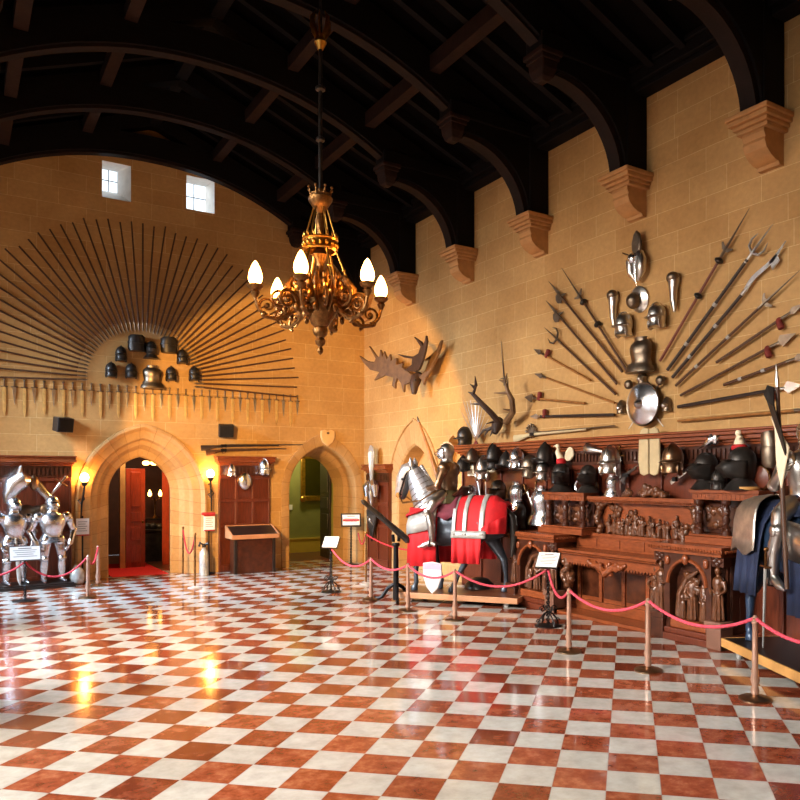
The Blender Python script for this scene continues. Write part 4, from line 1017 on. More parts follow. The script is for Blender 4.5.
b = MB(); b.box(-1.05, .98, -.2, -.1, .05, .92); b.box(-1.05, .98, -.26, -.2, .05, .2)
for i in range(5): x = -1.0+.48*i; b.box(x-.035, x+.035, -.235, -.2, .2, .92)
b.box(-1.05, .98, -.235, -.2, .70, .78); build('table_back', b, m_wood_o, tb, smooth=False, bev=.008)
b = MB()
for i in range(4): x = -1.0+.48*i; b.box(x+.06, x+.42, -.212, -.205, .26, .68)
build('back_panes', b, M('glossy_walnut', (74,38,22), .12, 0, .4, 6), tb, smooth=False)
b = MB(); b.box(-1.05, .98, -.66, -.1, 0, .05); build('footboard', b, m_wood_o, tb, smooth=False, bev=.01)
b = MB(); b.box(-1.05, .98, -.24, -.1, .995, 1.22); b.box(-1.05, .98, -.26, -.1, 1.19, 1.24)
for i in range(4): x = -1.0+.49*i; b.box(x, x+.42, -.255, -.24, 1.03, 1.16)
build('riser', b, m_wood_o, sb, smooth=False, bev=.008)
# the carved relief over it
b = MB(); b.box(-.62, 1.34, -.17, -.1, 1.22, 1.76); rl = build('relief_panel', b, m_wood_o, sb, smooth=False)
b = MB(); r = random.Random(9)
for i in range(17):
    statue(b, -.40+1.5*(i+.5)/17+r.uniform(-.03,.03), -.20, 1.24, r.uniform(.24,.40), r.uniform(-.9,.9), 100+i)
for i in range(26): b.ell((-.42+1.55*r.random(), -.2, 1.24+r.random()*.18), (.05,.04,.05), 7, 5)
for i in range(8): b.ell((-.4+.5*r.random(), -.19, 1.5+.16*r.random()), (.06,.03,.05), 7, 5)
build('relief_figures', b, m_wood_g, rl, remesh=.009, sm=0)
for s, x in ((-1, -.54), (1, 1.30)):
    b = MB()
    for i in range(7): b.ell((x+r.uniform(-.03,.03), -.24+r.uniform(-.02,.02), 1.28+.07*i), (.06,.06,.055), 8, 6)
    b.tube([(x,-.22,1.66),(x-s*.12,-.22,1.70),(x-s*.25,-.2,1.72)], [.05,.04,.03], 7); build('relief_bracket', b, m_wood_g, rl, remesh=.012, sm=2)
b = MB(); b.box(-.70, 1.40, -.34, -.1, 1.75, 1.80); b.box(-.68, 1.38, -.31, -.1, 1.71, 1.75); beads(b, -.68, 1.38, -.33, 1.735, .014, .035); sm_ = build('middle_shelf', b, m_wood_o, sb, ang=30)
b = MB()
for i in range(34):
    u = r.uniform(-1, 1); b.ell((.38+u*.40, -.22+r.uniform(-.03,.03), 1.82+r.random()*.22*(1-abs(u)**1.5)), (.05,.045,.05), 7, 5)
build('crest', b, m_wood_g, sm_, remesh=.010, sm=0)
def wing(x0, x1, top, base, seed):
    b = MB(); b.box(x0-.03, x1+.03, -.40, -.1, top-.045, top); b.box(x0, x1, -.37, -.1, top-.13, top-.045)
    n = 14
    for i in range(n): x = x0+.04+(x1-x0-.08)*(i+.5)/n; b.box(x-.018, x+.018, -.378, -.37, top-.115, top-.06)
    s_ = build('side_shelf', b, m_wood_o, sb, smooth=False, bev=.006)
    b = MB(); b.box(x0-.05, x1+.05, -.46, -.1, base, base+.09); b.box(x0-.02, x1+.02, -.42, -.1, base+.09, base+.12); build('shelf_base', b, m_wood_o, s_, smooth=False, bev=.01)
    for x in (x0+.07, (x0+x1)/2, x1-.07):
        b = MB(); H = top-.13-base-.12; z = base+.12
        b.lathe([(.065,0),(.065,.05),(.045,.07),(.06,H*.2),(.035,H*.3),(.055,H*.42),(.04,H*.55),(.055,H*.7),(.035,H*.82),(.06,H*.9),(.065,H)], 12, (x, -.32, z))
        for i in range(5): b.ell((x+.03*math.cos(i*2.2), -.34, z+H*(.15+.16*i)), (.04,.035,.035), 7, 5)
        build('baluster', b, m_wood_d, s_)
    b = MB(); b.box(x0, x1, -.16, -.1, base+.12, top-.13); 
    for i in range(2): xx = x0+(x1-x0)*(.25+.5*i); b.box(xx-.16, xx+.16, -.18, -.16, base+.17, top-.18); 
    build('shelf_back', b, m_wood_d, s_, smooth=False, bev=.02)
    b = MB(); r = random.Random(seed)
    b.box(x0+.06, x1-.06, -.185, -.165, base+.2, top-.22)
    for i in range(22): b.ell((x0+.08+(x1-x0-.16)*r.random(), -.19, base+.2+(top-base-.45)*r.random()), (.05,.03,.05), 7, 5)
    build('shelf_carving', b, m_wood_g, s_, remesh=.012, sm=1)
wing(-1.70, -.74, 1.85, 1.20, 21); wing(1.36, 2.36, 1.93, 1.24, 22)
b = MB(); b.box(2.0, 2.10, -.3, -.1, 1.93, 1.94); 
# ================================================================== ARMS AND ARMOUR ON THE LONG PANELLING
def pr(px, py, off=.24): return rw(px, py, off)
def helm(kind, px, py, label, mat, s=1.0, rz=0, off=.26, tall=0, grp='helmets on the long panelling', tilt=0):
    p = pr(px, py, off); f_ = {'b': burgonet, 'm': morion, 'c': close_helm}[kind]
    kw = {'tall': tall} if kind == 'b' else {}
    return f_('helmet', label, (p.x, p.y, p.z), RWZ+rz, mat, grp, s, tilt=tilt, **kw)
p = pr(464.5, 443.5, .1); burgonet('helmet', 'round black helmet perched on the left end of the long cornice', (p.x, p.y, 2.86), RWZ-.6, m_black, None, 1.0)
helm('m', 463, 468, 'black pointed helmet, lowest-left in the helmet row behind the rider', m_black, .98, -.5)
helm('m', 472, 459, 'small conical steel helmet just right of the lowest-left black one in the row', m_steel_d, .85)
helm('b', 483, 470, 'steel peaked helmet hanging lower than its neighbours, third in the helmet row', m_steel, 1.05, .5, tall=.05)
helm('b', 494, 459, 'dark tall-crowned helmet above the pale horn in the helmet row', m_black, 1.05, 0, tall=.07)
helm('m', 506, 465, 'dark boat-brimmed helmet left of the brightest steel one in the row', m_black, 1.0, .3)
helm('b', 517, 459, 'brightest steel helmet in the middle of the helmet row', m_steel_b, 1.0, .3, off=.24)
helm('b', 530, 467, 'grey rounded helmet right of the brightest one in the row', m_steel_d, 1.0, -.4)
helm('m', 545, 459, 'largest black helmet at the right end of the helmet row beside the white crest', m_black, 1.15, .2)
helm('b', 543, 471, 'small bright steel helmet tucked under the largest black one', m_steel, .85)
helm('c', 498, 492, 'dark visored helmet in the lower row above the horse rump', m_steel_d, 1.15, .5)
helm('c', 471, 495, 'white-faced visored helmet seen just over the red horse cloth', m_steel_b, 1.0)
t = thing('powder_horn', 'pale curved horn on the panelling under the tall-crowned dark helmet', 'horn', pr(494, 468, .16), RWZ)
b = MB(); b.tube([(-.16,0,-.02),(-.06,-.02,-.05),(.06,-.02,-.04),(.14,0,.03)], [.05,.045,.03,.01], 10); build('horn', b, m_cream, t); b = MB(); b.lathe([(.052,-.01),(.056,0),(.052,.02)], 12, M=TR(-.16,0,-.02) @ RY(PI/2)); build('cap', b, m_brass, t)
t = thing('white_panel_piece', 'small pale cloth patch on the panelling under the conical helmet', 'cloth', pr(471, 469, .15), RWZ)
b = MB(); b.box(-.11, .11, -.015, 0, -.13, .06); build('cloth', b, m_cream, t, smooth=False, bev=.005)
for px, py, m, s, lb in ((517, 497, m_steel_b, .8, 'bright pointed breastplate in the lower row right of the dark visored helmet'), (542, 508, m_steel_b, 1.0, 'bright tall breastplate just left of the sideboard shelf columns'),
                         (506, 520, m_black, 1.0, 'black breastplate in shade behind the horse rump'), (520, 520, m_black, .9, 'black breastplate between the horse rump and the crossed swords')):
    p = pr(px, py, .22); cuirass('breastplate', lb, (p.x, p.y, p.z-.12), RWZ, m, s, group='breastplates on the long panelling')
def sword(label, px0, py0, px1, py1, off=.2, mat=None, group=None):
    a, q = rw(px0, py0, off), rw(px1, py1, off); t = thing('sword', label, 'sword', a, RWZ, group)
    e = Vector((a.y-q.y, 0, q.z-a.z)); d = e.normalized(); n = Vector((-d.z, 0, d.x))
    b = MB(); b.tube([d*.14, e*.6, e], [(.024,.007),(.02,.006),(.004,.003)], 6); build('blade', b, mat or m_steel, t)
    b = MB(); b.tube([Vector((0,0,0)), d*.14], .014, 6); b.tube([d*.13-n*.1, d*.13+n*.1], .012, 6); b.ell((0,0,0), .024); build('hilt', b, m_brass, t)
sword('upright sword hanging behind the rider between the first helmets', 475, 470, 480, 497)
sword('bright upright sword hanging under the third helmet of the row', 485, 474, 486, 503)
sword('crossed sword left of the sideboard columns, leaning right', 524, 485, 539, 525, group='crossed swords by the sideboard')
sword('crossed sword left of the sideboard columns, leaning left', 536, 483, 530, 527, group='crossed swords by the sideboard')
# black helmet with white crest on the left shelf
def shelf_pos(px, z, off=.24):
    d = ray(px, 476); t = (X0-off)/d.x; return Vector((X0-off, d.y*t, z))
p = shelf_pos(561, 1.85)
t = close_helm('crested_helmet', 'black helmet with a white and red winged crest on the left sideboard shelf', (p.x, p.y, 1.85+.265), RWZ+.7, m_black, None, 1.1)
b = MB(); b.lathe([(.065,.17),(.075,.19),(.07,.23),(.05,.25)], 14); build('red_torse', b, m_red, t)
b = MB(); b.tube([(0,0,.21),(-.02,0,.28),(-.05,0,.34),(-.04,0,.40),(-.06,-.02,.43)], [.055,.05,.035,.025,.02], 10); b.ell((-.05,-.01,.43), (.035,.03,.03)); b.tube([(-.07,-.02,.435),(-.11,-.03,.42)], [.014,.004], 6); build('swan_neck', b, m_cream, t)
b = MB(); b.prism([(.05,.24),(.07,.35),(.12,.42),(.18,.40),(.20,.30),(.16,.23),(.09,.20)], -.02, .02); build('wing', b, m_cream, t, bev=.015)
p = shelf_pos(588, 1.85); close_helm('helmet', 'dark brown visored helmet on the right end of the left sideboard shelf', (p.x, p.y, 1.85+.24), RWZ+.3, m_black, None, 1.0)
t = thing('ring_gauntlet', 'pale steel ring-shaped cuff in front of the dark brown helmet on the left shelf', 'armour', shelf_pos(579, 1.85, .30), RWZ)
b = MB(); b.tube([(.085*math.cos(2*PI*i/20), 0, .095+.085*math.sin(2*PI*i/20)) for i in range(21)], .02, 8); build('ring', b, m_steel_b, t)
# things over the middle shelf
t = thing('visor', 'pointed steel visor lying against the dentil frieze above the left shelf', 'visor', pr(596, 450, .14), RWZ)
b = MB(); b.tube([(-.24,-.02,.06),(-.16,-.05,.03),(0,-.09,.0),(.14,-.05,-.02),(.28,-.02,-.05)], [(.02,.02),(.09,.05),(.07,.07),(.04,.04),(.006,.006)], 10); build('visor_plate', b, m_steel, t)
p = pr(610, 461, .24); burgonet('helmet', 'steel open helmet over the left end of the middle sideboard shelf', p, RWZ+.4, m_steel, None, 1.15)
p = pr(612, 478, .24); cuirass('gorget_plate', 'short steel breastplate under the open helmet at the left of the middle shelf', (p.x, p.y, 1.88), RWZ+.3, m_steel_b, .5, 'armour')
sword('upright sword standing beside the open helmet over the middle shelf', 619.5, 447, 620, 490, .15)
a_, q_ = rw(622, 478, .16), rw(641, 464, .16)
long_gun('short pistol slanting upward left of the paired pale plates', a_, q_, .16, 'r', m_shaft_d, RWZ)
t = thing('parchment_plates', 'pair of tall pale plates standing side by side above the carved crest', 'shield', rw(651, 476, .17), RWZ)
for s in (-1, 1):
    b = MB(); b.prism([(s*.01,.03),(s*.01,.66),(s*.10,.69),(s*.16,.66),(s*.19,.58),(s*.205,.2),(s*.17,.03),(s*.10,.0)], -.05, -.01); build('plate', b, m_hide, t, bev=.015)
helm('b', 673, 460, 'brass-tinted steel helmet right of the paired pale plates', m_bronze, 1.1, .2, grp=None)
t = thing('steel_bar', 'short flat steel bar slanting under the brass-tinted helmet', 'weapon', pr(674, 477, .15), RWZ)
b = MB(); b.tube([(-.06,0,-.08),(.34,0,.16)], [(.035,.012),(.03,.012)], 6); build('bar', b, m_steel, t, bev=.005); b = MB(); b.cbox((.04,-.03,-.03), (.06,.05,.06)); build('clip', b, m_iron, t, bev=.005)
# right shelf
p = shelf_pos(706, 1.93); close_helm('helmet', 'big black close helmet on the left end of the right sideboard shelf', (p.x, p.y, 1.93+.27), RWZ-.2, m_black, None, 1.12)
p = shelf_pos(719, 1.93, .34); burgonet('helmet', 'small black open helmet between the two big ones on the right shelf', (p.x, p.y, 1.93+.12), RWZ, m_black, None, .72)
p = shelf_pos(742, 1.93, .28); t = close_helm('crested_helmet', 'broad black helmet with a white figure on a red base, on the right shelf', (p.x, p.y, 1.93+.30), RWZ-.5, m_black, None, 1.25)
b = MB(); b.lathe([(.065,.15),(.08,.17),(.075,.20),(.05,.215)], 14, (-.06,0,0)); build('red_torse', b, m_red, t)
b = MB(); b.lathe([(.055,.20),(.052,.24),(.035,.28),(.028,.30)], 12, (-.06,0,0)); b.ell((-.06,-.01,.325), (.032,.032,.036)); b.tube([(-.03,0,.26),(.01,-.03,.28)], .013, 6); build('crest_figure', b, m_cream, t)
t = thing('shelf_cushion', 'ochre pad under the broad black crested helmet on the right shelf', 'pad', shelf_pos(746, 1.93, .30), RWZ)
b = MB(); b.lathe([(.16,0),(.17,.02),(.16,.04),(.10,.05)], 18); build('pad', b, m_yellow, t)
t = thing('bird_visor', 'white beaked visor over the right sideboard shelf, in the dentil frieze', 'visor', pr(715, 444, .14), RWZ)
b = MB(); b.tube([(-.24,-.02,-.05),(-.1,-.04,0),(.0,-.06,.06),(.06,-.05,.08)], [.006,.04,.07,.05], 10); b.ell((.06,-.06,.07), (.055,.05,.09)); build('visor_plate', b, m_steel_b, t); b = MB(); b.ell((.02,-.09,.1), (.035,.04,.03)); build('eye_opening', b, m_black, t)
for px, nm in ((724, 'left'), (760, 'right')):
    t = thing('leather_disc', 'brown leather disc leaning behind the broad black helmet, on its %s' % nm, 'shield', shelf_pos(px, 1.93, .14), RWZ, 'leather discs on the right shelf')
    b = MB(); b.lathe([(.15,0),(.14,.03),(.05,.05),(.01,.055)], 20, M=TR(0,0,.15) @ RX(PI/2)); build('disc', b, m_wood, t); b = MB(); b.lathe([(.15,-.01),(.16,.005),(.15,.02)], 20, M=TR(0,0,.15) @ RX(PI/2)); build('rim', b, m_brass, t)
p = pr(771, 445, .3); t = thing('great_helm', 'grey flat-topped great helm with a long face plate left of the pennant lance', 'helmet', p, RWZ); t.scale = (.72,.72,.8)
b = MB(); b.lathe([(.15,-.06),(.155,.1),(.13,.20),(.001,.205)], 16, M=RY(-.15)); build('crown_plate', b, m_steel_d, t); b = MB(); b.lathe([(.11,-.34),(.15,-.28),(.165,-.06),(.15,-.02)], 16, (.02,-.01,0), sy=1.1); build('face_plate', b, m_steel_d, t)
# ---- trophy on the narrow corner panel
p = rw(373, 490, .2); t = thing('wall_trophy', 'hanging steel armour trophy with a tall fan plume on the narrow corner panel', 'armour', p, RWZ)
b = MB(); P_ = [(0,-.02),(-.09,.35),(-.16,.62),(-.15,.82),(-.06,.93),(.04,.90),(.12,.78),(.11,.58),(.06,.3)]; b.prism([(x+.02, z+.12) for x, z in P_], -.06, -.02)
for i in range(5): b.tube([(.0,-.065,.2),(-.11+.05*i,-.065,.92-.02*abs(i-2))], [.012,.018], 5)
build('fan_plume', b, m_grey, t, bev=.01)
for s in (-1, 1):
    b = MB(); b.tube([(s*.05,-.02,.2),(s*.20,-.06,.08),(s*.22,-.05,-.15)], [.07,.11,.06], 10); build('shoulder_plate', b, m_steel_b, t)
b = MB(); b.ell((0,-.06,.08), (.13,.08,.14)); b.tube([(0,-.06,-.02),(.02,-.05,-.22),(0,-.04,-.36)], [.08,.07,.04], 10); build('chest_plate', b, m_steel, t)
t = thing('kite_shield', 'dark pointed shield hanging below the steel trophy on the narrow corner panel', 'shield', rw(373, 522, .16), RWZ)
b = MB(); b.prism([(-.26,.28),(-.10,.33),(0,.29),(.10,.33),(.26,.28),(.22,.05),(.10,-.22),(.0,-.46),(-.10,-.22),(-.22,.05)], -.06, 0); build('field', b, m_black, t, bev=.02); b = MB(); b.ell((-.06,-.06,.05), (.05,.03,.05)); b.tube([(-.14,-.065,.12),(.12,-.065,-.06)], .012, 6); build('boss', b, m_steel, t)
# ---- helmets on the middle panel of the back wall
for (px, py), lb, s in (((232, 471), 'pale steel helmet on the left of the middle panel frieze', .68), ((264, 468), 'pale steel helmet on the right corner of the middle panel frieze', .85)):
    p = bw(px, py, .26); burgonet('helmet', lb, p, (-.6, .6)[px > 240], m_steel_b, 'pale helmets on the middle panel', s, tall=.05)
t = thing('oval_plate', 'white oval breast piece hanging in the middle of the middle panel', 'armour', bw(245, 481, .16), BWZ)
b = MB(); b.ell((0,0,0), (.14,.07,.20), 16, 10); build('plate', b, m_steel_b, t); b = MB(); b.lathe([(.155,-.02),(.165,0),(.155,.02)], 18, M=RX(PI/2)); build('rim', b, m_steel_d, t)
# things on the left panel
p = bw(15, 486, .35); t = thing('horse_shaffron', 'large steel horse head armour hung high on the left panelling', 'horse armour', p, 0)
b = MB(); b.tube([(.22,-.1,.10),(.12,-.12,.12),(-.02,-.14,.02),(-.10,-.14,-.16),(-.12,-.12,-.32)], [.10,.19,.18,.12,.07], 12); build('face_plate', b, m_steel_b, t)
for s in (-1, 1):
    b = MB(); b.tube([(.06,-.1+s*.1,.24),(.09,-.1+s*.13,.38)], [.05,.01], 8); build('ear', b, m_steel, t)
b = MB(); b.ell((.30,-.06,.06), (.08,.1,.15)); build('poll_plate', b, m_bronze, t)
p = bw(26, 512, .3); t = thing('winged_helmet', 'winged steel helmet mounted on the left panelling behind the left suit', 'helmet', p, 0)
b = MB(); b.ell((0,-.05,0), (.17,.14,.14), 14, 10); b.tube([(.05,-.06,.02),(.22,-.06,.06),(.34,-.05,.02)], [.08,.07,.02], 8); build('skull', b, m_steel_d, t); b = MB(); b.ell((.28,-.1,.05), (.07,.06,.1)); build('wing', b, m_bronze, t)
a_, q_ = bw(33, 481, .3), bw(52, 502, .35)
t = thing('lance_guard', 'tapering steel tube slanting down on the left panelling above the right suit', 'armour', a_, 0)
e = q_-a_; b = MB(); b.tube([(0,0,0), e*.5, e], [.095,.08,.065], 14); build('tube', b, m_steel_b, t); b = MB(); b.tube([e*.97, e*1.04], [.075,.08], 14); b.tube([e*-.02, e*.02], .103, 14); build('ring', b, m_steel_d, t)
a_, q_ = bw(66, 477, .2), bw(50, 496, .2); t = thing('short_sword', 'short hilted sword slanting up on the left panelling at its right end', 'sword', q_, 0)
e = a_-q_; d = e.normalized(); n = Vector((-d.z,0,d.x)); b = MB(); b.tube([e*0, e*.7], [(.012,.006),(.03,.01)], 6); build('blade', b, m_steel, t); b = MB(); b.tube([e*.7-n*.13, e*.7+n*.13], .02, 6); b.tube([e*.7, e], .022, 6); b.ell(e, .035); build('hilt', b, m_bronze, t)
# ================================================================== SUITS OF ARMOUR
def limb(b, pts, rad, n=12):
    """armour limb: the lames show as small steps along the tube"""
    P_, R_ = [], []
    for (p, q), (r0, r1) in zip(zip(pts, pts[1:]), zip(rad, rad[1:])):
        p, q = Vector(p), Vector(q)
        for i in range(5):
            u = i/5; P_.append(p.lerp(q, u)); R_.append(r0+(r1-r0)*u + (.004 if i % 2 else 0))
    P_.append(Vector(pts[-1])); R_.append(rad[-1]); b.tube(P_, R_, n)
def hand(b, M_, s=1.0):
    """gauntlet: palm, four curled fingers and a thumb; +Z is up the wrist, -Z to the fingertips, palm faces -X"""
    b.ell((0,0,-.05*s), (.028*s,.045*s,.055*s), 10, 8, M_)
    for i, (y, L) in enumerate(((-.033,.07),(-.011,.082),(.011,.077),(.032,.06))):
        b.tube([(0,y*s,-.085*s),(-.008*s,y*s,(-.085-L*.5)*s),(-.035*s,y*s,(-.085-L*.85)*s),(-.055*s,y*s,(-.085-L*.75)*s)], [.012*s,.0115*s,.010*s,.008*s], 6, M_)
    b.tube([(-.005*s,-.04*s,-.035*s),(-.03*s,-.06*s,-.065*s),(-.045*s,-.05*s,-.10*s)], [.014*s,.012*s,.009*s], 6, M_)
def suit(name, label, loc, rz, mat, beak):
    t = thing(name, label, 'suit of armour', loc, rz); t.scale = (1.1, 1.1, 1.0)
    for s in (-1, 1):
        b = MB(); limb(b, [(s*.10,0,.82),(s*.125,-.03,.62),(s*.13,-.05,.46)], [.10,.085,.062]); build('thigh_plate', b, mat, t)
        b = MB(); b.ell((s*.13,-.07,.45), (.065,.07,.07)); b.ell((s*.19,-.04,.45), (.02,.05,.05)); build('knee_cop', b, mat, t)
        b = MB(); limb(b, [(s*.13,-.05,.43),(s*.135,-.02,.28),(s*.14,-.03,.07)], [.06,.068,.042]); build('greave', b, mat, t)
        b = MB(); b.tube([(s*.14,.05,.045),(s*.14,-.04,.06),(s*.15,-.13,.04),(s*.155,-.22,.025)], [.042,.052,.045,.015], 10); build('sabaton', b, mat, t)
        b = MB(); b.ell((s*.215,0,1.24), (.10,.10,.10)); b.ell((s*.25,0,1.19), (.085,.095,.07)); build('pauldron', b, mat, t)
        b = MB(); limb(b, [(s*.25,0,1.20),(s*.30,.02,1.06),(s*.335,.02,.98)], [.062,.056,.05]); b.ell((s*.345,.03,.97), (.06,.065,.06)); limb(b, [(s*.335,.02,.96),(s*.29,-.05,.82),(s*.25,-.09,.74)], [.052,.046,.034]); build('arm', b, mat, t)
        b = MB(); b.tube([(s*.275,-.07,.78),(s*.245,-.10,.70)], [.055,.04], 10); hand(b, TR(s*.24,-.105,.71) @ RY(s*.35) @ (Matrix.Scale(-1, 4, (1,0,0)) if s < 0 else Matrix.Identity(4))); build('gauntlet', b, mat, t)
        b = MB(); b.ell((s*.10,-.09,.80), (.085,.05,.10)); build('tasset', b, mat, t)
    b = MB(); rings = []
    for z, w, d in ((.86,.17,.13),(.90,.155,.125),(.98,.165,.15),(1.10,.205,.175),(1.20,.215,.16),(1.28,.18,.12),(1.33,.09,.085)):
        rings.append([(w*math.cos(2*PI*j/24), (d*(1.12 if math.sin(2*PI*j/24) < 0 else .85))*math.sin(2*PI*j/24), z) for j in range(24)])
    b.loft(rings); build('cuirass', b, mat, t)
    b = MB()
    for i in range(4): b.loft([[(w*math.cos(2*PI*j/22), w*.78*math.sin(2*PI*j/22), z) for j in range(22)] for w, z in ((.165+.014*i,.90-.035*i),(.185+.016*i,.862-.035*i))])
    build('fauld', b, mat, t)
    b = MB(); b.lathe([(.12,1.28),(.095,1.32),(.085,1.37),(.09,1.40)], 16); build('gorget', b, mat, t)
    b = MB(); b.lathe([(.085,1.37),(.10,1.42),(.115,1.48),(.11,1.54),(.08,1.60),(.035,1.635),(.001,1.64)], 18, sy=1.12)
    b.prism([(.12*math.cos(math.radians(d)), 1.50+.155*math.sin(math.radians(d))) for d in range(20, 165, 12)]+[(.10*math.cos(math.radians(d)), 1.50+.125*math.sin(math.radians(d))) for d in range(164, 19, -12)], -.008, .008, RZ(PI/2))
    hm = build('helmet', b, mat, t)
    b = MB(); n = 10; rings = []
    for z, f_ in ((1.53,.01),(1.50,.03),(1.46,beak),(1.42,.03),(1.385,0)):
        rings.append([(.112*math.cos(PI+PI*j/n), .122*math.sin(PI+PI*j/n)-f_*math.sin(PI*j/n)**2, z) for j in range(n+1)])
    b.loft(rings, caps=False, closed=False); build('visor', b, mat, hm, solid=.008)
    b = MB(); b.box(-.07, .07, -.15, -.115, 1.515, 1.527); build('eye_slit', b, m_iron, hm, smooth=False)
    return t
b = MB(); b.box(XL+.1, 1.92, 16.5, 17.18, 0, .06); b.box(XL+.1, 1.90, 16.53, 17.18, .06, .09)
tag(build('display_plinth', b, m_black_wood, smooth=False, bev=.01), 'low black plinth under the suits of armour on the left', 'plinth')
suit('suit_of_armour', 'polished suit of armour with wide elbows, nearer the big doorway', (1.56, 16.82, .09), .12, m_steel_b, .10)
suit('suit_of_armour', 'bluish-bright suit of armour at the left edge of the hall with a sword before it', (.93, 16.80, .09), .35, m_steel_b, .07)
t = thing('long_sword', 'pale straight sword held point down before the left suit of armour', 'sword', (1.02, 16.58, .09), 0)
b = MB(); b.tube([(0,0,.0),(-.02,0,.1),(-.05,.02,.62)], [(.005,.004),(.03,.008),(.036,.01)], 6); build('blade', b, m_grey, t); b = MB(); b.tube([(-.05,.02,.62),(-.06,.02,.84)], .016, 6); b.tube([(-.16,.02,.64),(.05,.02,.62)], .012, 6); b.ell((-.06,.02,.85), .028); build('hilt', b, m_steel_d, t)
# ================================================================== HORSES AND RIDERS
def horse(name, label, loc, rz, coat, plates, mirror=1, head=True):
    t = thing(name, label, 'horse figure', loc, rz); m = mirror
    b = MB()
    rings = []
    for x, zc, w, hh in ((-1.02,1.24,.10,.16),(-.94,1.24,.23,.29),(-.74,1.25,.305,.36),(-.42,1.20,.315,.36),(-.05,1.16,.32,.38),(.25,1.15,.31,.40),(.50,1.18,.27,.38),(.68,1.20,.20,.30),(.78,1.21,.09,.17)):
        rings.append([(x, w*math.cos(2*PI*j/20), zc+hh*math.sin(2*PI*j/20)) for j in range(20)])
    b.loft(rings)
    b.tube([(.42,0,1.30),(.60,0,1.62),(.74,0,1.92),(.86,0,2.06)], [(.30,.24),(.24,.17),(.18,.13),(.14,.11)], 14)
    b.tube([(.80,0,2.08),(.90,0,2.04),(.98,0,1.90),(1.04,0,1.74),(1.075,0,1.62),(1.08,0,1.55)], [.10,.14,.135,.095,.085,.055], 12)
    b.ell((1.0,0,1.86), (.11,.12,.12))
    for s in (-1, 1): b.tube([(.83,s*.07,2.12),(.85,s*.085,2.20),(.87,s*.08,2.27)], [.04,.035,.006], 7)
    y = .17*m
    for pts, rad in (([(.58,y,1.15),(.66,y,.86),(.69,y,.54),(.70,y,.50),(.71,y,.26),(.70,y,.14),(.73,y,.07)], [.15,.095,.062,.06,.042,.05,.05]),
                     ([(.52,-y,1.15),(.52,-y,.86),(.47,-y,.54),(.46,-y,.50),(.38,-y,.27),(.35,-y,.14),(.38,-y,.07)], [.15,.095,.062,.06,.042,.05,.05]),
                     ([(-.62,y,1.18),(-.40,y,.86),(-.30,y,.62),(-.28,y,.54),(-.12,y,.28),(-.06,y,.15),(-.01,y,.07)], [.22,.14,.08,.068,.044,.05,.05]),
                     ([(-.72,-y,1.18),(-.66,-y,.86),(-.84,-y,.60),(-.88,-y,.54),(-.91,-y,.28),(-.92,-y,.14),(-.89,-y,.07)], [.22,.14,.08,.068,.044,.05,.05])):
        b.tube(pts, rad, 10)
        q = pts[-1]; b.lathe([(.075,0),(.07,.03),(.055,.09)], 12, (q[0]+.01, q[1], 0))
    build('horse_body', b, coat, t, remesh=.022, sm=6)
    b = MB(); b.tube([(-.98,0,1.40),(-1.10,0,1.28),(-1.13,0,.95),(-1.08,0,.62)], [.04,.07,.085,.02], 10); build('tail', b, m_black, t)
    if not head: return t
    # shaffron and crinet
    b = MB(); b.tube([(.86,0,2.10),(.95,0,2.06),(1.04,0,1.90),(1.09,0,1.74),(1.115,0,1.62),(1.12,0,1.58)], [.13,.158,.15,.115,.10,.075], 14)
    for s in (-1, 1):
        b.tube([(.84,s*.075,2.13),(.85,s*.09,2.21),(.87,s*.085,2.29)], [.05,.045,.006], 8); b.ell((1.0,s*.115,1.92), (.07,.03,.06), 10, 8)
    build('shaffron', b, plates, t)
    b = MB()
    for s in (-1, 1):
        b.ell((1.0,s*.135,1.91), (.035,.02,.028), 10, 8); b.ell((1.12,s*.055,1.60), (.025,.02,.025), 8, 6)
    build('eye_and_nostril', b, m_iron, t)
    b = MB(); n = 9
    for i in range(n):
        u = i/n; c0 = Vector((.44,0,1.36)).lerp(Vector((.62,0,1.66)), min(1, u*2)) if u < .5 else Vector((.62,0,1.66)).lerp(Vector((.84,0,2.05)), u*2-1)
        u2 = (i+1.1)/n; c1 = Vector((.44,0,1.36)).lerp(Vector((.62,0,1.66)), min(1, u2*2)) if u2 < .5 else Vector((.62,0,1.66)).lerp(Vector((.84,0,2.05)), min(1, u2*2-1))
        r = .365-.20*u; b.tube([c0, c1], [(r*1.0, r*.80), (r*.90, r*.70)], 16)
    build('crinet', b, plates, t, ang=20)
    for i in range(8):
        u = (i+.95)/n; c0 = Vector((.44,0,1.36)).lerp(Vector((.62,0,1.66)), u*2) if u < .5 else Vector((.62,0,1.66)).lerp(Vector((.84,0,2.05)), u*2-1)
        d = (Vector((.62,0,1.66))-Vector((.44,0,1.36))).normalized() if u < .5 else (Vector((.84,0,2.05))-Vector((.62,0,1.66))).normalized()
        r = .365-.20*u; b = MB(); b.tube([c0-d*.006, c0+d*.006], [(r*1.0, r*.80)]*2, 20); build('crinet_rim', b, m_steel_d, t)
    b = MB()
    for i in range(14):
        u = i/13; c0 = Vector((.33,0,1.63)).lerp(Vector((.68,0,2.12)), u); b.ell(c0, (.045,.025,.045), 8, 6)
    build('mane_crest', b, plates, t)
    b = MB()
    for s in (-1, 1): b.tube([(1.09,s*.10,1.63),(.95,s*.22,1.5),(.55,s*.30,1.55),(.28,s*.22,1.72)], .014, 6)
    b.lathe([(.05,-.02),(.055,0),(.05,.02)], 12, M=TR(1.11,.09,1.63) @ RX(PI/2)); b.lathe([(.05,-.02),(.055,0),(.05,.02)], 12, M=TR(1.11,-.09,1.63) @ RX(PI/2))
    build('bridle', b, m_brass, t)
    b = MB()
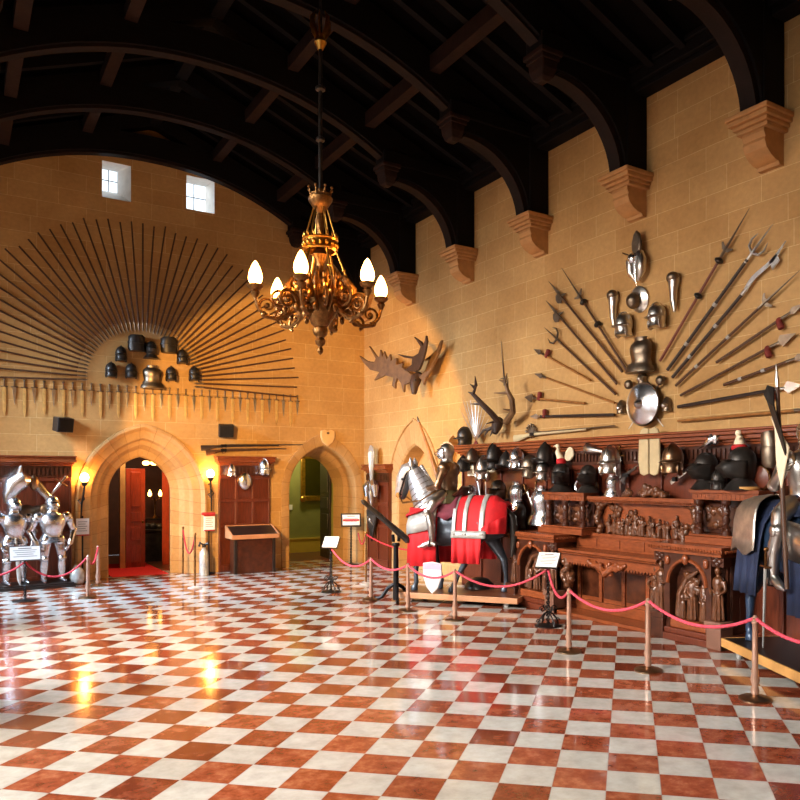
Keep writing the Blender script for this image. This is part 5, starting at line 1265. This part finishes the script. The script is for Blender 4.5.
    for s in (-1, 1): b.tube([(.86,s*.10,2.13),(.93,s*.15,1.98),(1.0,s*.13,1.82),(1.08,s*.105,1.64)], .016, 6)
    b.tube([(1.14,-.08,1.70),(1.17,0,1.74),(1.14,.08,1.70),(1.04,.115,1.64)], .015, 6); b.tube([(.92,-.12,2.05),(1.02,0,2.10),(.92,.12,2.05)], .015, 6)
    build('head_strap', b, m_iron, t)
    return t
def section(x, hem, f, grow=0.0):
    grow += .018
    """points of the rear caparison from hem over the back to hem at one station"""
    k = 1.0 if x > -.72 else max(.35, 1-((-.72-x)/.34)**2*.62)
    w = (.335+grow)*k; top = 1.615+grow if x > -.8 else 1.615+grow-(-.8-x)*.6
    pts = []
    sd = [(w*1.16+f, hem), (w*1.15+f*.6, hem+(1.0-hem)*.5), (w*1.10, 1.02), (w*1.03, 1.2), (w*.9, 1.38), (w*.62, 1.53), (w*.3, top-.02)]
    for y, z in sd: pts.append((x, y, min(z, top)))
    pts.append((x, 0, top))
    for y, z in sd[::-1]: pts.append((x, -y, min(z, top)))
    return pts
def rear_cloth(t, mat, x0, x1, hem0, step, name, grow=0.0, tuck=-.66, tuck_hem=1.12):
    b = MB(); rings = []; n = int((x1-x0)/step)
    for i in range(n+1):
        x = x0+(x1-x0)*i/n
        hem = hem0 if x > tuck else min(1.42, tuck_hem+(tuck-x)*.5)
        rings.append(section(x, hem, .022*math.sin(x*38)+.01*math.sin(x*71), grow))
    b.loft(rings, caps=False, closed=False); return build(name, b, mat, t, solid=.012)
def front_path(grow=0.0, n=30):
    pts = []
    for i in range(n+1):
        u = -1+2*i/n; a = abs(u)
        if a > .45: x = .22+(1-(a-.45)/.55)*.40; y = .36+grow
        else:
            th = a/.45*PI/2; x = .62+(.28+grow)*math.cos(th); y = (.36+grow)*math.sin(th)
        pts.append((x, math.copysign(y, u) if u else 0, a))
    return pts
def front_band(t, name, mat, z0, z1, grow, fold=0.0, th=.012):
    b = MB(); top, mid, bot = [], [], []
    for i, (x, y, a) in enumerate(front_path(grow)):
        f = fold*math.sin(i*1.9); zt, zb = z1(a), z0(a)
        bot.append((x+f*(.5 if a < .45 else 0), y*(1+f), zb)); mid.append((x, y*(1+f*.4), (zt+zb)/2)); top.append((x-.03, y*.93, zt))
    b.loft([bot, mid, top], caps=False, closed=False); return build(name, b, mat, t, solid=th)
H1 = Vector((7.02, 11.0, .17)); HA1 = math.atan2(.81, -.584)
h1 = horse('horse_figure', 'armoured horse figure in red and silver trappings under the seated rider', H1, HA1, m_horse_b, m_silver, 1); h1.scale = (.92, 1, .985); h1.location = H1+Vector((math.cos(HA1),math.sin(HA1),0))*.05
front_band(h1, 'red_chest_cloth', m_red, lambda a: .44, lambda a: 1.42, 0, .06)
front_band(h1, 'peytral', m_grey, lambda a: .93+.16*a, lambda a: 1.22+.24*a, .03)
front_band(h1, 'peytral_edge', m_red, lambda a: 1.22+.24*a, lambda a: 1.28+.22*a, .04)
rear_cloth(h1, m_red, -1.04, -.10, .52, .02, 'red_rump_cloth')
def strip(t, xa, xb, grow, z_lo, name, mat):
    b = MB(); rings = [section(xa+(xb-xa)*i/3, 1.0, 0, grow) for i in range(4)]
    b.loft([[p for p in r if p[2] > z_lo] for r in rings], caps=False, closed=False); build(name, b, mat, t, solid=.014)
for xa, xb in ((-.17,-.10),(-.38,-.30),(-.70,-.61)): strip(h1, xa, xb, .016, .99, 'silver_strap', m_grey)
b = MB()
for s in (-1, 1):
    b.loft([[(x, s*(.335*1.12+.03), z), (x, s*(.335*1.15+.03), z-.12)] for x in [-.74+.05*i for i in range(14)] for z in (1.06,)], caps=False, closed=False)
build('silver_band', b, m_grey, h1, solid=.016)
b = MB(); rings = []
for i in range(8):
    x = -.14+.36*i/7; lo = 1.25+.03*math.sin(i*1.3); rings.append([(x, y, z) for y, z in ((.36,lo),(.34,1.34),(.27,1.5),(.14,1.62),(0,1.65),(-.14,1.62),(-.27,1.5),(-.34,1.34),(-.36,lo))])
b.loft(rings, caps=False, closed=False); build('saddle_cloth', b, m_purple, h1, solid=.014)
def saddle(t):
    b = MB(); b.tube([(-.20,0,1.78),(-.14,0,1.68),(0,0,1.62),(.18,0,1.68),(.24,0,1.84)], [(.03,.22),(.06,.24),(.06,.2),(.05,.16),(.02,.10)], 12); build('saddle', b, m_wood_d, t)
saddle(h1)
def rider(name, label, loc, rz, plate, leg_m, skirt, mirror=1, arm_up=False):
    t = thing(name, label, 'armoured rider', loc, rz)
    b = MB(); rings = []
    for z, x, w, d in ((1.66,-.03,.19,.15),(1.72,-.03,.175,.14),(1.82,-.02,.185,.16),(1.95,-.01,.215,.175),(2.05,-.02,.215,.155),(2.13,-.02,.17,.12),(2.18,-.01,.09,.085)):
        rings.append([(x+d*(1.12 if math.cos(2*PI*j/22) > 0 else .9)*math.cos(2*PI*j/22), w*math.sin(2*PI*j/22), z) for j in range(22)])
    b.loft(rings); build('cuirass', b, plate, t)
    b = MB(); b.loft([[(-.03+(d+.01*math.sin(j*2.5))*math.cos(2*PI*j/28), (w+.012*math.sin(j*2.5))*math.sin(2*PI*j/28), z) for j in range(28)] for z, w, d in ((1.48,.33,.27),(1.58,.27,.22),(1.70,.19,.15))]); build('arming_skirt', b, skirt, t)
    for s in (-1, 1):
        b = MB(); b.ell((-.02,s*.225,2.07), (.105,.10,.105)); b.ell((-.02,s*.265,2.0), (.09,.07,.07)); build('pauldron', b, plate, t)
        up = arm_up and s == -mirror*0+(-1)
        if up: A = [(-.02,s*.26,2.02),(.05,s*.38,1.84),(.0,s*.40,1.80)], [(.02,s*.39,1.80),(.20,s*.42,1.90),(.28,s*.43,1.96)]
        else: A = [(-.02,s*.26,2.02),(.02,s*.33,1.85),(.05,s*.34,1.78)], [(.05,s*.33,1.77),(.22,s*.24,1.72),(.32,s*.14,1.74)]
        b = MB(); limb(b, A[0], [.068,.06,.055]); b.ell(A[1][0], (.068,.068,.068)); limb(b, A[1], [.056,.05,.036]); build('arm', b, plate, t)
        q = Vector(A[1][2]); d = (q-Vector(A[1][1])).normalized(); Mh = Matrix.Translation(q) @ (d.to_track_quat('-Z', 'Y')).to_matrix().to_4x4()
        b = MB(); b.tube([q-d*.10, q], [.055,.04], 10); hand(b, Mh, 1.0); build('gauntlet', b, plate, t)
        b = MB(); limb(b, [(.0,s*.17,1.60),(.10,s*.36,1.50),(.16,s*.42,1.36)], [.115,.095,.07]); build('thigh_plate', b, leg_m, t)
        b = MB(); b.ell((.18,s*.43,1.34), (.075,.07,.08)); b.ell((.18,s*.50,1.34), (.05,.02,.06)); build('knee_cop', b, leg_m, t)
        b = MB(); limb(b, [(.17,s*.43,1.32),(.11,s*.44,1.12),(.10,s*.44,.86)], [.066,.072,.045]); build('greave', b, leg_m, t)
        b = MB(); b.tube([(.03,s*.44,.81),(.13,s*.44,.84),(.25,s*.45,.79),(.35,s*.46,.76)], [.042,.054,.046,.012], 10); build('sabaton', b, leg_m, t)
        b = MB(); b.tube([(.13,s*.44,.77),(.13,s*.37,.78),(.11,s*.39,.95),(.11,s*.44,1.02),(.11,s*.49,.95),(.13,s*.51,.78),(.13,s*.44,.77)], .010, 6); build('stirrup', b, m_iron, t)
    b = MB(); b.lathe([(.12,2.15),(.095,2.19),(.09,2.24),(.10,2.28),(.12,2.34),(.115,2.40),(.085,2.455),(.04,2.485),(.001,2.49)], 18, (.02,0,0), sx=1.12); hm = build('helmet', b, m_steel, t)
    b = MB(); n = 10; rings = []
    for z, f_ in ((2.40,.01),(2.365,.03),(2.31,.11),(2.26,.04),(2.22,.0)):
        rings.append([(.02+(.128*math.sin(PI*j/n)+f_*math.sin(PI*j/n)**2), .118*math.cos(PI*j/n), z) for j in range(n+1)])
    b.loft(rings, caps=False, closed=False); build('visor', b, m_steel_b, hm, solid=.008)
    b = MB(); b.box(.13, .175, -.07, .07, 2.375, 2.388); build('eye_slit', b, m_iron, hm, smooth=False)
    b = MB(); b.prism([(.02+.14*math.cos(math.radians(d)), 2.35+.17*math.sin(math.radians(d))) for d in range(25, 175, 12)]+[(.02+.12*math.cos(math.radians(d)), 2.35+.13*math.sin(math.radians(d))) for d in range(174, 24, -12)], -.008, .008); build('comb', b, plate, hm)
    return t
m_olive = M('olive_quilted_skirt', (74,66,36), .7, .1, .3, 12, .3)
rider('armoured_rider', 'armoured rider figure with bronze breastplate and olive skirt on the red-draped horse', H1+Vector((math.cos(HA1),math.sin(HA1),0))*.19, HA1, m_bronze, m_steel, m_olive)
def plank_base(name, label, c, rz, L, W, z0, z1, top_m, edge_m):
    t = thing(name, label, 'platform', (c[0], c[1], 0), rz)
    b = MB(); b.box(-L/2, L/2, -W/2, W/2, z1-.03, z1); build('deck', b, top_m, t, smooth=False)
    b = MB()
    for x0, x1, y0, y1 in ((-L/2-.02,L/2+.02,-W/2-.03,-W/2), (-L/2-.02,L/2+.02,W/2,W/2+.03), (-L/2-.02,-L/2,-W/2,W/2), (L/2,L/2+.02,-W/2,W/2)): b.box(x0, x1, y0, y1, z0, z1+.002)
    build('edge_board', b, edge_m, t, smooth=False, bev=.006)
    for sx in (-1, 1):
        for sy in (-1, 1):
            b = MB(); b.lathe([(.035,-.015),(.04,-.012),(.04,.012),(.035,.015)], 14, M=TR(sx*(L/2-.2), sy*(W/2-.08), .04) @ RX(PI/2)); b.cbox((sx*(L/2-.2), sy*(W/2-.08), .08), (.05,.05,.06)); build('castor', b, m_grey, t)
u1 = Vector((math.cos(HA1), math.sin(HA1))); n1 = Vector((-u1.y, u1.x))
plank_base('horse_platform', 'low wheeled plank platform under the red-draped horse', (H1.x-.10*u1.x, H1.y-.10*u1.y), HA1, 2.1, .78, .075, .165, m_plank, m_plank_l)
t = thing('lance', 'brown wooden lance leaning behind the rider, rising above the horse head', 'lance', (0,0,0), 0)
a_ = H1+Vector((.15*u1.x-.28*n1.x, .15*u1.y-.28*n1.y, 1.3)); q_ = rw(417, 416, 1.1)
t.location = (a_.x, a_.y, 1.2); e = q_-Vector(t.location)
b = MB(); b.tube([e*0, e*.35, e*.97], [.06,.055,.018], 8); build('shaft', b, m_shaft_b, t); b = MB(); b.tube([e*.94, e*.97, e*1.0], [.02,.022,.002], 8); build('point', b, m_steel, t); b = MB(); b.lathe([(.09,-.1),(.05,.02),(.035,.06)], 12, M=Matrix.Translation(e*.38) @ e.to_track_quat('Z','Y').to_matrix().to_4x4()); build('hand_guard', b, m_tassel, t)
# shield leaning under the horse
sp = H1 + Vector((.28*u1.x+.43*n1.x, .28*u1.y+.43*n1.y, 0)); 
t = thing('heater_shield', 'white and rose pointed shield leaning under the red chest cloth', 'shield', (sp.x, sp.y, .17), HA1+PI)
b = MB(); b.prism([(-.17,.50),(0,.53),(.17,.50),(.165,.28),(.10,.10),(0,-.0),(-.10,.10),(-.165,.28)], -.025, .0, RX(.0)); build('field', b, M('shield_white', (206,198,196), .55, 0, .06, 6), t, bev=.008)
b = MB(); b.prism([(-.16,.49),(0,.52),(.16,.49),(.158,.40),(-.158,.40)], -.032, -.024); build('chief', b, M('rose_paint', (214,150,168), .5, 0, .1, 6), t, smooth=False)
t = thing('shadow_cuirass', 'dark piece of armour lying on the floor behind the horse platform', 'armour', (7.55, 11.15, 0), 0)
b = MB(); b.lathe([(.22,0),(.28,.08),(.26,.22),(.16,.32),(.06,.35)], 16); build('shell', b, m_black, t); b = MB(); b.lathe([(.29,.06),(.30,.08),(.29,.10)], 16); build('rim', b, m_steel_d, t)
# ---- second horseman, mostly outside the frame on the right
UA = math.atan2(-1.44, -.69); u2 = Vector((math.cos(UA), math.sin(UA))); n2 = Vector((-u2.y, u2.x))   # n2 to its left, towards the wall
cor = Vector((7.475, 5.915))
m_steel_r = M('hammered_steel', (206,198,184), .42, 1, .25, 9, .1)
c2 = cor+u2*1.06+n2*.41; H2 = Vector((c2.x, c2.y, .205))
h2 = horse('horse_figure', 'horse figure in navy cloth with a steel rump plate at the right edge', H2, UA, M('blue_black_coat', (40,56,78), .3, .2, .25, 5), m_steel, 1)
rear_cloth(h2, m_navy, -1.02, -.30, .60, .02, 'navy_rump_cloth', 0, -2)
front_band(h2, 'navy_chest_cloth', m_navy, lambda a: .50, lambda a: 1.42, 0, .06)
b = MB(); rings = []
for z, k in ((0,1.12),(.16,1.07),(.34,1.04),(.46,.97),(.55,.82),(.60,.55),(.625,.2),(.63,.02)):
    rings.append([(-.62+(-.35-(x-.22)*1.0+.62)*k-.0, y*k*1.0, 1.06+z+(.035*math.cos(i*.84) if z == 0 else 0)) for i, (x, y, a) in enumerate(front_path(.03))])
b.loft(rings, caps=False, closed=False); build('crupper_plate', b, m_steel_r, h2, solid=.012)
front_band(h2, 'peytral', m_steel, lambda a: .98+.1*a, lambda a: 1.36+.1*a, .035)
saddle(h2)
rider('armoured_rider', 'steel armoured rider figure on the navy-draped horse at the right edge', H2, UA, m_steel, m_steel, m_navy, 1, True)
pc = cor+u2*1.35+n2*.385
plank_base('horse_platform', 'low wheeled platform with an ochre edge board under the navy-draped horse', (pc.x, pc.y), UA, 2.7, .77, .10, .20, m_black_wood, m_yellow)
# lance with a two-coloured pennant
q0 = c2+u2*.36-n2*.44; lz0 = .98; top = None
t = thing('pennant_lance', 'upright lance with a black and cream pennant held by the rider at the right edge', 'lance', (q0.x, q0.y, lz0), 0)
e = Vector((-.10*u2.x, -.10*u2.y, 2.20)); e += Vector((0,0,0)) - Vector((u2.x, u2.y, 0))*.10
b = MB(); b.tube([(0,0,0), e*.5, e*.92], [.024,.026,.02], 10); build('shaft', b, m_shaft, t); b = MB(); b.tube([e*.92, e*.95, e*1.03], [.022,.026,.003], 8); build('point', b, m_steel, t)
def pen(poly, name, mat):
    b = MB(); P_ = [(Vector((u2.x, u2.y, 0))*x*.9 - Vector((n2.x, n2.y, 0))*.04 + e*.92 + Vector((0,0,z))) + Vector((n2.x, n2.y, 0))*.05*math.sin(z*9+x*6) for x, z in poly]
    b.add(P_, [tuple(range(len(P_)))]); build(name, b, mat, t, smooth=False, solid=.012)
pen([(.0,.0),(-.10,.03),(-.12,-.06),(-.04,-.14),(.04,-.40),(.24,-.78),(.20,-.45),(.10,-.2)], 'dark_tail', m_black); pen([(-.03,-.30),(-.05,-.42),(.02,-.60),(.10,-.80),(.26,-1.02),(.24,-.62),(.12,-.45),(.03,-.38)], 'cream_tail', m_cream)
# rod from the rider's side down to the platform
a_ = fl(763, 648, .2); q_ = Vector((c2.x-.50*n2.x+.05*u2.x, c2.y-.50*n2.y+.05*u2.y, 1.15))
t = thing('sword_scabbard', 'thin bright scabbard slanting down beside the rider leg at the right edge', 'sword', q_, 0)
e = a_-q_; b = MB(); b.tube([e*0, e*.5, e*.99], [.018,.015,.009], 8); build('scabbard', b, m_grey, t); b = MB(); b.tube([e*-.2, e*0], .015, 6); b.ell(e*-.22, .026); b.tube([e*-.02+Vector((u2.x,u2.y,0))*.1, e*-.02-Vector((u2.x,u2.y,0))*.1], .011, 6); build('hilt', b, m_brass, t)
w_ = c2-u2*.42+n2*.42
t = thing('wooden_steps', 'small brown wooden stand behind the navy-draped horse', 'stand', (w_.x, w_.y, .2), UA)
b = MB()
for s in (-1, 1): b.box(s*.2-.025, s*.2+.025, -.06, .06, 0, .72)
for z in (.08,.28,.48,.68): b.box(-.2, .2, -.05, .05, z, z+.04)
build('frame', b, m_wood_o, t, smooth=False, bev=.006)
# ================================================================== CANNON, ROPES, SIGNS, DESK
rt = Vector((C_, -S_, 0))
cp = fl(396, 601)
t = thing('small_cannon', 'small black swivel cannon slanting on a dark three-footed post before the horse', 'cannon', (cp.x, cp.y, 0), 0)
b = MB(); b.tube([(0,0,.02),(0,0,.30),(0,0,.98)], [.055,.05,.042], 10); b.lathe([(.06,.92),(.07,.95),(.06,.98)], 12)
for i in range(3):
    a = 2.2+2*PI*i/3; ca, sa = math.cos(a), math.sin(a); b.tube([(0,0,.30),(.14*ca,.14*sa,.22),(.26*ca,.26*sa,.06),(.36*ca,.36*sa,.03),(.40*ca,.40*sa,.06)], [.035,.034,.032,.03,.015], 8)
build('post', b, m_iron, t)
b = MB(); b.tube([(-.05,0,1.0),(-.06,0,1.12)], .03, 8); b.tube([(.05,0,1.0),(.06,0,1.12)], .03, 8); build('fork', b, m_iron, t)
b = MB(); e0 = rt*.20+Vector((0,0,1.02)); e1 = rt*-.56+Vector((0,0,1.68)); d = (e1-e0)
b.tube([e0-d*.06, e0-d*.03, e0, e0+d*.12, e0+d*.14, e0+d*.55, e0+d*.57, e0+d*.94, e0+d*.95, e1], [.015,.03,.058,.054,.062,.045,.05,.035,.042,.04], 14); build('barrel', b, m_black, t)
b = MB(); b.ell(e1+d*.002, .03); build('muzzle', b, m_black_wood, t)
# stanchions
def stanchion(label, loc, hgt=.76, kind='wood', grp='short rope posts'):
    t = thing('rope_post', label, 'rope post', loc, 0, grp)
    if kind == 'wood':
        b = MB(); b.lathe([(.15,0),(.152,.015),(.135,.03),(.06,.04),(.03,.055)], 20); build('base', b, m_bronze, t)
        b = MB(); k = hgt/.76; b.lathe([(.030,.05),(.042,.09*k),(.028,.13*k),(.045,.19*k),(.032,.24*k),(.036,.27*k),(.026,.30*k),(.030,.36*k),(.024,.70*k),(.032,.71*k),(.034,.73*k),(.02,.745*k),(.028,.76*k),(.012,.785*k)], 12); build('post', b, m_grip, t)
    else:
        b = MB(); b.lathe([(.13,0),(.132,.012),(.06,.03),(.02,.04)], 18); build('base', b, m_grey, t)
        b = MB(); b.lathe([(.018,.03),(.018,hgt-.03),(.026,hgt-.02),(.028,hgt),(.015,hgt+.02)], 10); build('post', b, m_brass if kind == 'brass' else m_grip, t)
    return t
m_grip = M('pinkish_turned_post', (190,150,128), .28, .55, .15, 6)
m_pole = M('pale_brass', (214,184,128), .25, .9, .1, 6)
ST = {}
for key, px, py, hg, kd, lb in (('a',755,700,.77,'wood','turned rope post nearest the camera on the right'), ('b',648,671,.76,'wood','turned rope post before the right sideboard pedestal'),
        ('c',569,652,.74,'wood','turned rope post just right of the white sign on the scrolled stand'), ('d',455,620,.72,'wood','turned rope post in front of the horse platform'),
        ('e',408,611,.72,'wood','turned rope post before the horse front hooves and the cannon'), ('f',371,600,.70,'wood','turned rope post left of the cannon feet'),
        ('g',366,584,1.0,'brass','tall thin brass rope post behind the cannon'), ('h',195,588,1.02,'brass','tall thin brass rope post right of the big doorway, front one of the pair'),
        ('i',183,575.8,1.02,'brass','tall thin brass rope post right of the big doorway, rear one of the pair'), ('j',88,598,.72,'wood','short rope post left of the big doorway, front one'), ('k',98,586,.75,'wood','short rope post left of the big doorway, against the arch pillar')):
    p = fl(px, py); ST[key] = Vector((p.x, p.y, hg)); stanchion(lb, (p.x, p.y, 0), hg, kd, 'tall brass rope posts' if kd == 'brass' else 'short turned rope posts')
def rope(label, a, q, dip, r=.016, mat=None, grp='barrier ropes'):
    n = 22; b = MB(); L = (q-a).length; pts = []
    for i in range(n+1):
        u = i/n; p = a.lerp(q, u); pts.append(p-Vector((0,0,dip*4*u*(1-u)))-a)
    b.tube(pts, r, 8)
    # the twist of the strands
    for k in range(2):
        tw = []
        for i in range(n*5+1):
            u = i/(n*5); p = a.lerp(q, u)-Vector((0,0,dip*4*u*(1-u)))-a; th = u*L*60+k*PI; tw.append(p+Vector((0,0,1))*r*.55*math.sin(th)+(q-a).cross(Vector((0,0,1))).normalized()*r*.55*math.cos(th))
        b.tube(tw, r*.62, 6)
    o = build('barrier_rope', b, mat or m_rope, loc=a); tag(o, label, 'rope', grp); return o
sg1 = fl(548, 626); S1 = Vector((sg1.x, sg1.y, .80)); sg3 = fl(25, 601); S3 = Vector((sg3.x, sg3.y, .66))
off = fl(860, 730)
rope('rose rope running from the nearest post out of the frame to the right', ST['a'], Vector((off.x, off.y, .76)), .14)
rope('rose rope before the right sideboard pedestal, between the two nearest posts', ST['b'], ST['a'], .17)
rope('rose rope before the middle table of the sideboard', ST['c'], ST['b'], .17)
rope('short sagging rose rope between the scrolled sign stand and the next post right', S1, ST['c'], .22)
rope('long rose rope sagging before the left sideboard pedestal', ST['d'], S1, .24)
rope('rose rope before the horse platform between two turned posts', ST['e'], ST['d'], .15)
rope('short rose rope passing in front of the cannon feet', ST['f'], ST['e'], .13)
sg2 = fl(331, 592); S2 = Vector((sg2.x, sg2.y, .80))
rope('rose rope from the small tilted sign to the turned post left of the cannon', S2, ST['f'], .22)
sg4 = Vector((7.80, 16.75, 0))
rope('crimson rope from the black framed sign to the tall brass post', Vector((sg4.x-.05, sg4.y-.3, .78)), ST['g']+Vector((0,0,-.03)), .22, .014, m_rope_d)
rope('crimson rope from the tall brass post away behind the horse', ST['g']+Vector((0,0,-.03)), Vector((7.75, 12.6, .8)), .2, .014, m_rope_d)
rope('short crimson rope looped between the two tall brass posts by the big doorway', ST['i']+Vector((0,0,-.05)), ST['h']+Vector((0,0,-.05)), .40, .014, m_rope_d)
offl = fl(-40, 603)
rope('crimson rope from the left sign out of the frame', Vector((offl.x, offl.y, .60)), S3, .20, .016, m_rope_d)
rope('crimson rope sagging before the two suits of armour', S3, ST['j'], .30, .016, m_rope_d)
rope('short crimson rope running back to the arch pillar left of the big doorway', ST['j'], ST['k'], .22, .016, m_rope_d)
# sign stands
def twisted(b, z0, z1, r=.016):
    for k in range(2):
        b.tube([(r*math.cos(u*46+k*PI), r*math.sin(u*46+k*PI), z0+(z1-z0)*u) for u in [i/60 for i in range(61)]], r*.72, 6)
def sign_stand(name, label, loc, rz, bw_, bh, top, tilt, lines, scroll, frame=False):
    t = thing(name, label, 'sign stand', (loc.x, loc.y, 0), rz)
    b = MB(); twisted(b, .03, top-.02)
    build('twisted_post', b, m_iron, t)
    b = MB(); b.lathe([(.19,0),(.19,.012),(.12,.02),(.03,.04)], 22)
    if scroll:
        for i in range(4):
            a = PI/4+PI*i/2; ax_ = (math.cos(a), math.sin(a), 0)
            b.tube([(.17*ax_[0],.17*ax_[1],.02),(.13*ax_[0],.13*ax_[1],.11),(.06*ax_[0],.06*ax_[1],.18),(0,0,.20)], .011, 6); b.tube(spiral(Vector(ax_)*.09+Vector((0,0,.24)), .05, 1.3, ax_, (0,0,1), 16), .009, 6); b.tube(spiral(Vector(ax_)*.15+Vector((0,0,.07)), .04, 1.3, ax_, (0,0,1), 16), .008, 6)
    build('base', b, m_iron, t)
    Mx = TR(0,0,top) @ RX(tilt)
    b = MB(); m_ = .035 if frame else .012
    b.box(-bw_/2-m_, bw_/2+m_, -.012, .012, -bh/2-m_, bh/2+m_, Mx); bk = build('board_back', b, m_black_wood, t, smooth=False, bev=.003)
    b = MB(); b.box(-bw_/2, bw_/2, -.018, -.013, -bh/2, bh/2, Mx); build('white_sheet', b, m_white, bk, smooth=False)
    b = MB()
    for i in range(lines):
        z = bh/2-.2*bh-(i+.5)*bh*.62/lines; w = bw_*(.40-.06*(i % 3)); b.box(-w, w, -.0195, -.0185, z-bh*.018, z+bh*.018, Mx)
    b.box(-bw_*.22, bw_*.22, -.0195, -.0185, bh*.33, bh*.40, Mx); build('print_lines', b, m_ink, bk, smooth=False)
    if frame:
        b = MB(); b.box(-bw_*.48, bw_*.48, -.0195, -.0185, -.03, .02, Mx); build('red_line', b, m_redink, bk, smooth=False)
    return t
sign_stand('sign_stand', 'tilted white sign on a black twisted post with scrolled foot before the left sideboard pedestal', sg1, -.95, .30, .27, .92, -.85, 6, True)
sign_stand('sign_stand', 'small tilted white sign on a black twisted post before the small doorway', sg2, -.75, .27, .24, .90, -.75, 5, True)
sign_stand('sign_stand', 'wide white sign on a black beaded post before the left suit of armour', sg3, .05, .44, .23, .80, -.35, 4, False)
sign_stand('sign_stand', 'black framed white sign with a red line standing inside the small doorway splay', Vector((7.80, 16.95, 0)), -.35, .40, .25, 1.06, -.25, 2, False, True)
# sloping display desk before the middle panel
t = thing('display_desk', 'sloping glass-topped display desk on a dark base before the middle wood panel', 'display desk', (5.40, 16.82, 0), 0)
b = MB(); b.box(-.43, .43, -.16, .20, 0, .74)
build('base', b, m_wood_d, t, smooth=False, bev=.01)
b = MB()
for x in (-.42, .42): b.box(x-.03, x+.03, -.20, -.14, 0, .76)
build('leg', b, m_black_wood, t, smooth=False, bev=.006)
b = MB(); pl = [(-.26,.76),(-.26,.84),(.24,1.03),(.24,.76)]
b.add([(-.52, y, z) for y, z in pl]+[(-.49, y, z) for y, z in pl], [(0,1,2,3),(7,6,5,4),(0,4,5,1),(1,5,6,2),(2,6,7,3),(3,7,4,0)]); b.add([(.49, y, z) for y, z in pl]+[(.52, y, z) for y, z in pl], [(0,1,2,3),(7,6,5,4),(0,4,5,1),(1,5,6,2),(2,6,7,3),(3,7,4,0)])
b.box(-.5,.5,-.27,-.24,.76,.845); b.box(-.5,.5,.22,.25,.76,1.03); b.box(-.5,.5,-.26,.24,.75,.77); build('case', b, m_plank_l, t, smooth=False)
b = MB(); b.add([(-.49,-.24,.835),(.49,-.24,.835),(.49,.22,1.01),(-.49,.22,1.01),(-.49,-.24,.825),(.49,-.24,.825),(.49,.22,1.0),(-.49,.22,1.0)], [(0,1,2,3),(7,6,5,4),(0,4,5,1),(1,5,6,2),(2,6,7,3),(3,7,4,0)]); build('glass_top', b, m_black_wood, t, smooth=False)
# ================================================================== LIGHT AND CAMERA
w = bpy.data.worlds.new('World'); sc.world = w; w.use_nodes = True
bg = w.node_tree.nodes['Background']; bg.inputs[0].default_value = (.80,.90,1,1); bg.inputs[1].default_value = 1.7
def area(name, loc, rot, sx, sy, power, color, spread=180):
    l = bpy.data.lights.new(name, 'AREA'); l.shape = 'RECTANGLE'; l.size = sx; l.size_y = sy; l.energy = power; l.color = color; l.spread = math.radians(spread)
    o = bpy.data.objects.new(name, l); col.objects.link(o); o.location = loc; o.rotation_euler = rot; return o
for k, (a, q) in enumerate(WINY):
    area('window_daylight', (XL-4.2, (a+q)/2, 7.0), (0, -PI/2+.50, 0), 4.6, q-a+.6, (900, 1450, 2100, 2800)[k], ((1,.98,.96), (1,.955,.89), (1,.93,.84), (.58,.77,1))[k], 90)
def point(name, loc, power, color, r=.1):
    l = bpy.data.lights.new(name, 'POINT'); l.energy = power; l.color = color; l.shadow_soft_size = r
    o = bpy.data.objects.new(name, l); col.objects.link(o); o.location = loc; return o
l = bpy.data.lights.new('corner_spot', 'SPOT'); l.energy = 7500; l.color = (1,.56,.17); l.spot_size = math.radians(39); l.spot_blend = .16; l.shadow_soft_size = .12  # added unseen spot without a fixture, warms the far corner
o = bpy.data.objects.new('corner_spot', l); col.objects.link(o); o.location = (-1.1, 7.0, 4.3)
o.rotation_euler = (Vector((7.5, 17.3, 2.3))-Vector(o.location)).to_track_quat('-Z', 'Y').to_euler()
for k, (W, pw) in enumerate(((WB1, 40), (WB2, 60))): area('clerestory_daylight', ((W[0]+W[1])/2-.2, Y0+2.0, 9.2), (PI/2-.42+PI, PI, 0), 1.6, 1.6, pw, (.85,.93,1), 120)
point('far_room_lamp', (3.5, 18.7, 3.1), 150, (1,.72,.42), .2)
point('green_room_fill', (7.6, 19.6, 3.3), 130, (1,.86,.55), .2)  # added point light without a fixture, brightens the green wall
cam = bpy.data.cameras.new('camera'); co = bpy.data.objects.new('camera', cam); col.objects.link(co)
co.location = (0, 0, CH); co.rotation_euler = (PI/2, 0, -AZ)
cam.sensor_width = 36; cam.lens = 36*FP/800
cam.shift_x = -(CX-400)/800; cam.shift_y = (CY-400)/800; cam.clip_start = .05
sc.camera = co
sc.view_settings.view_transform = 'Standard'; sc.view_settings.look = 'None'; sc.view_settings.gamma = 1; sc.view_settings.use_curve_mapping = False
sc.view_settings.exposure = 0
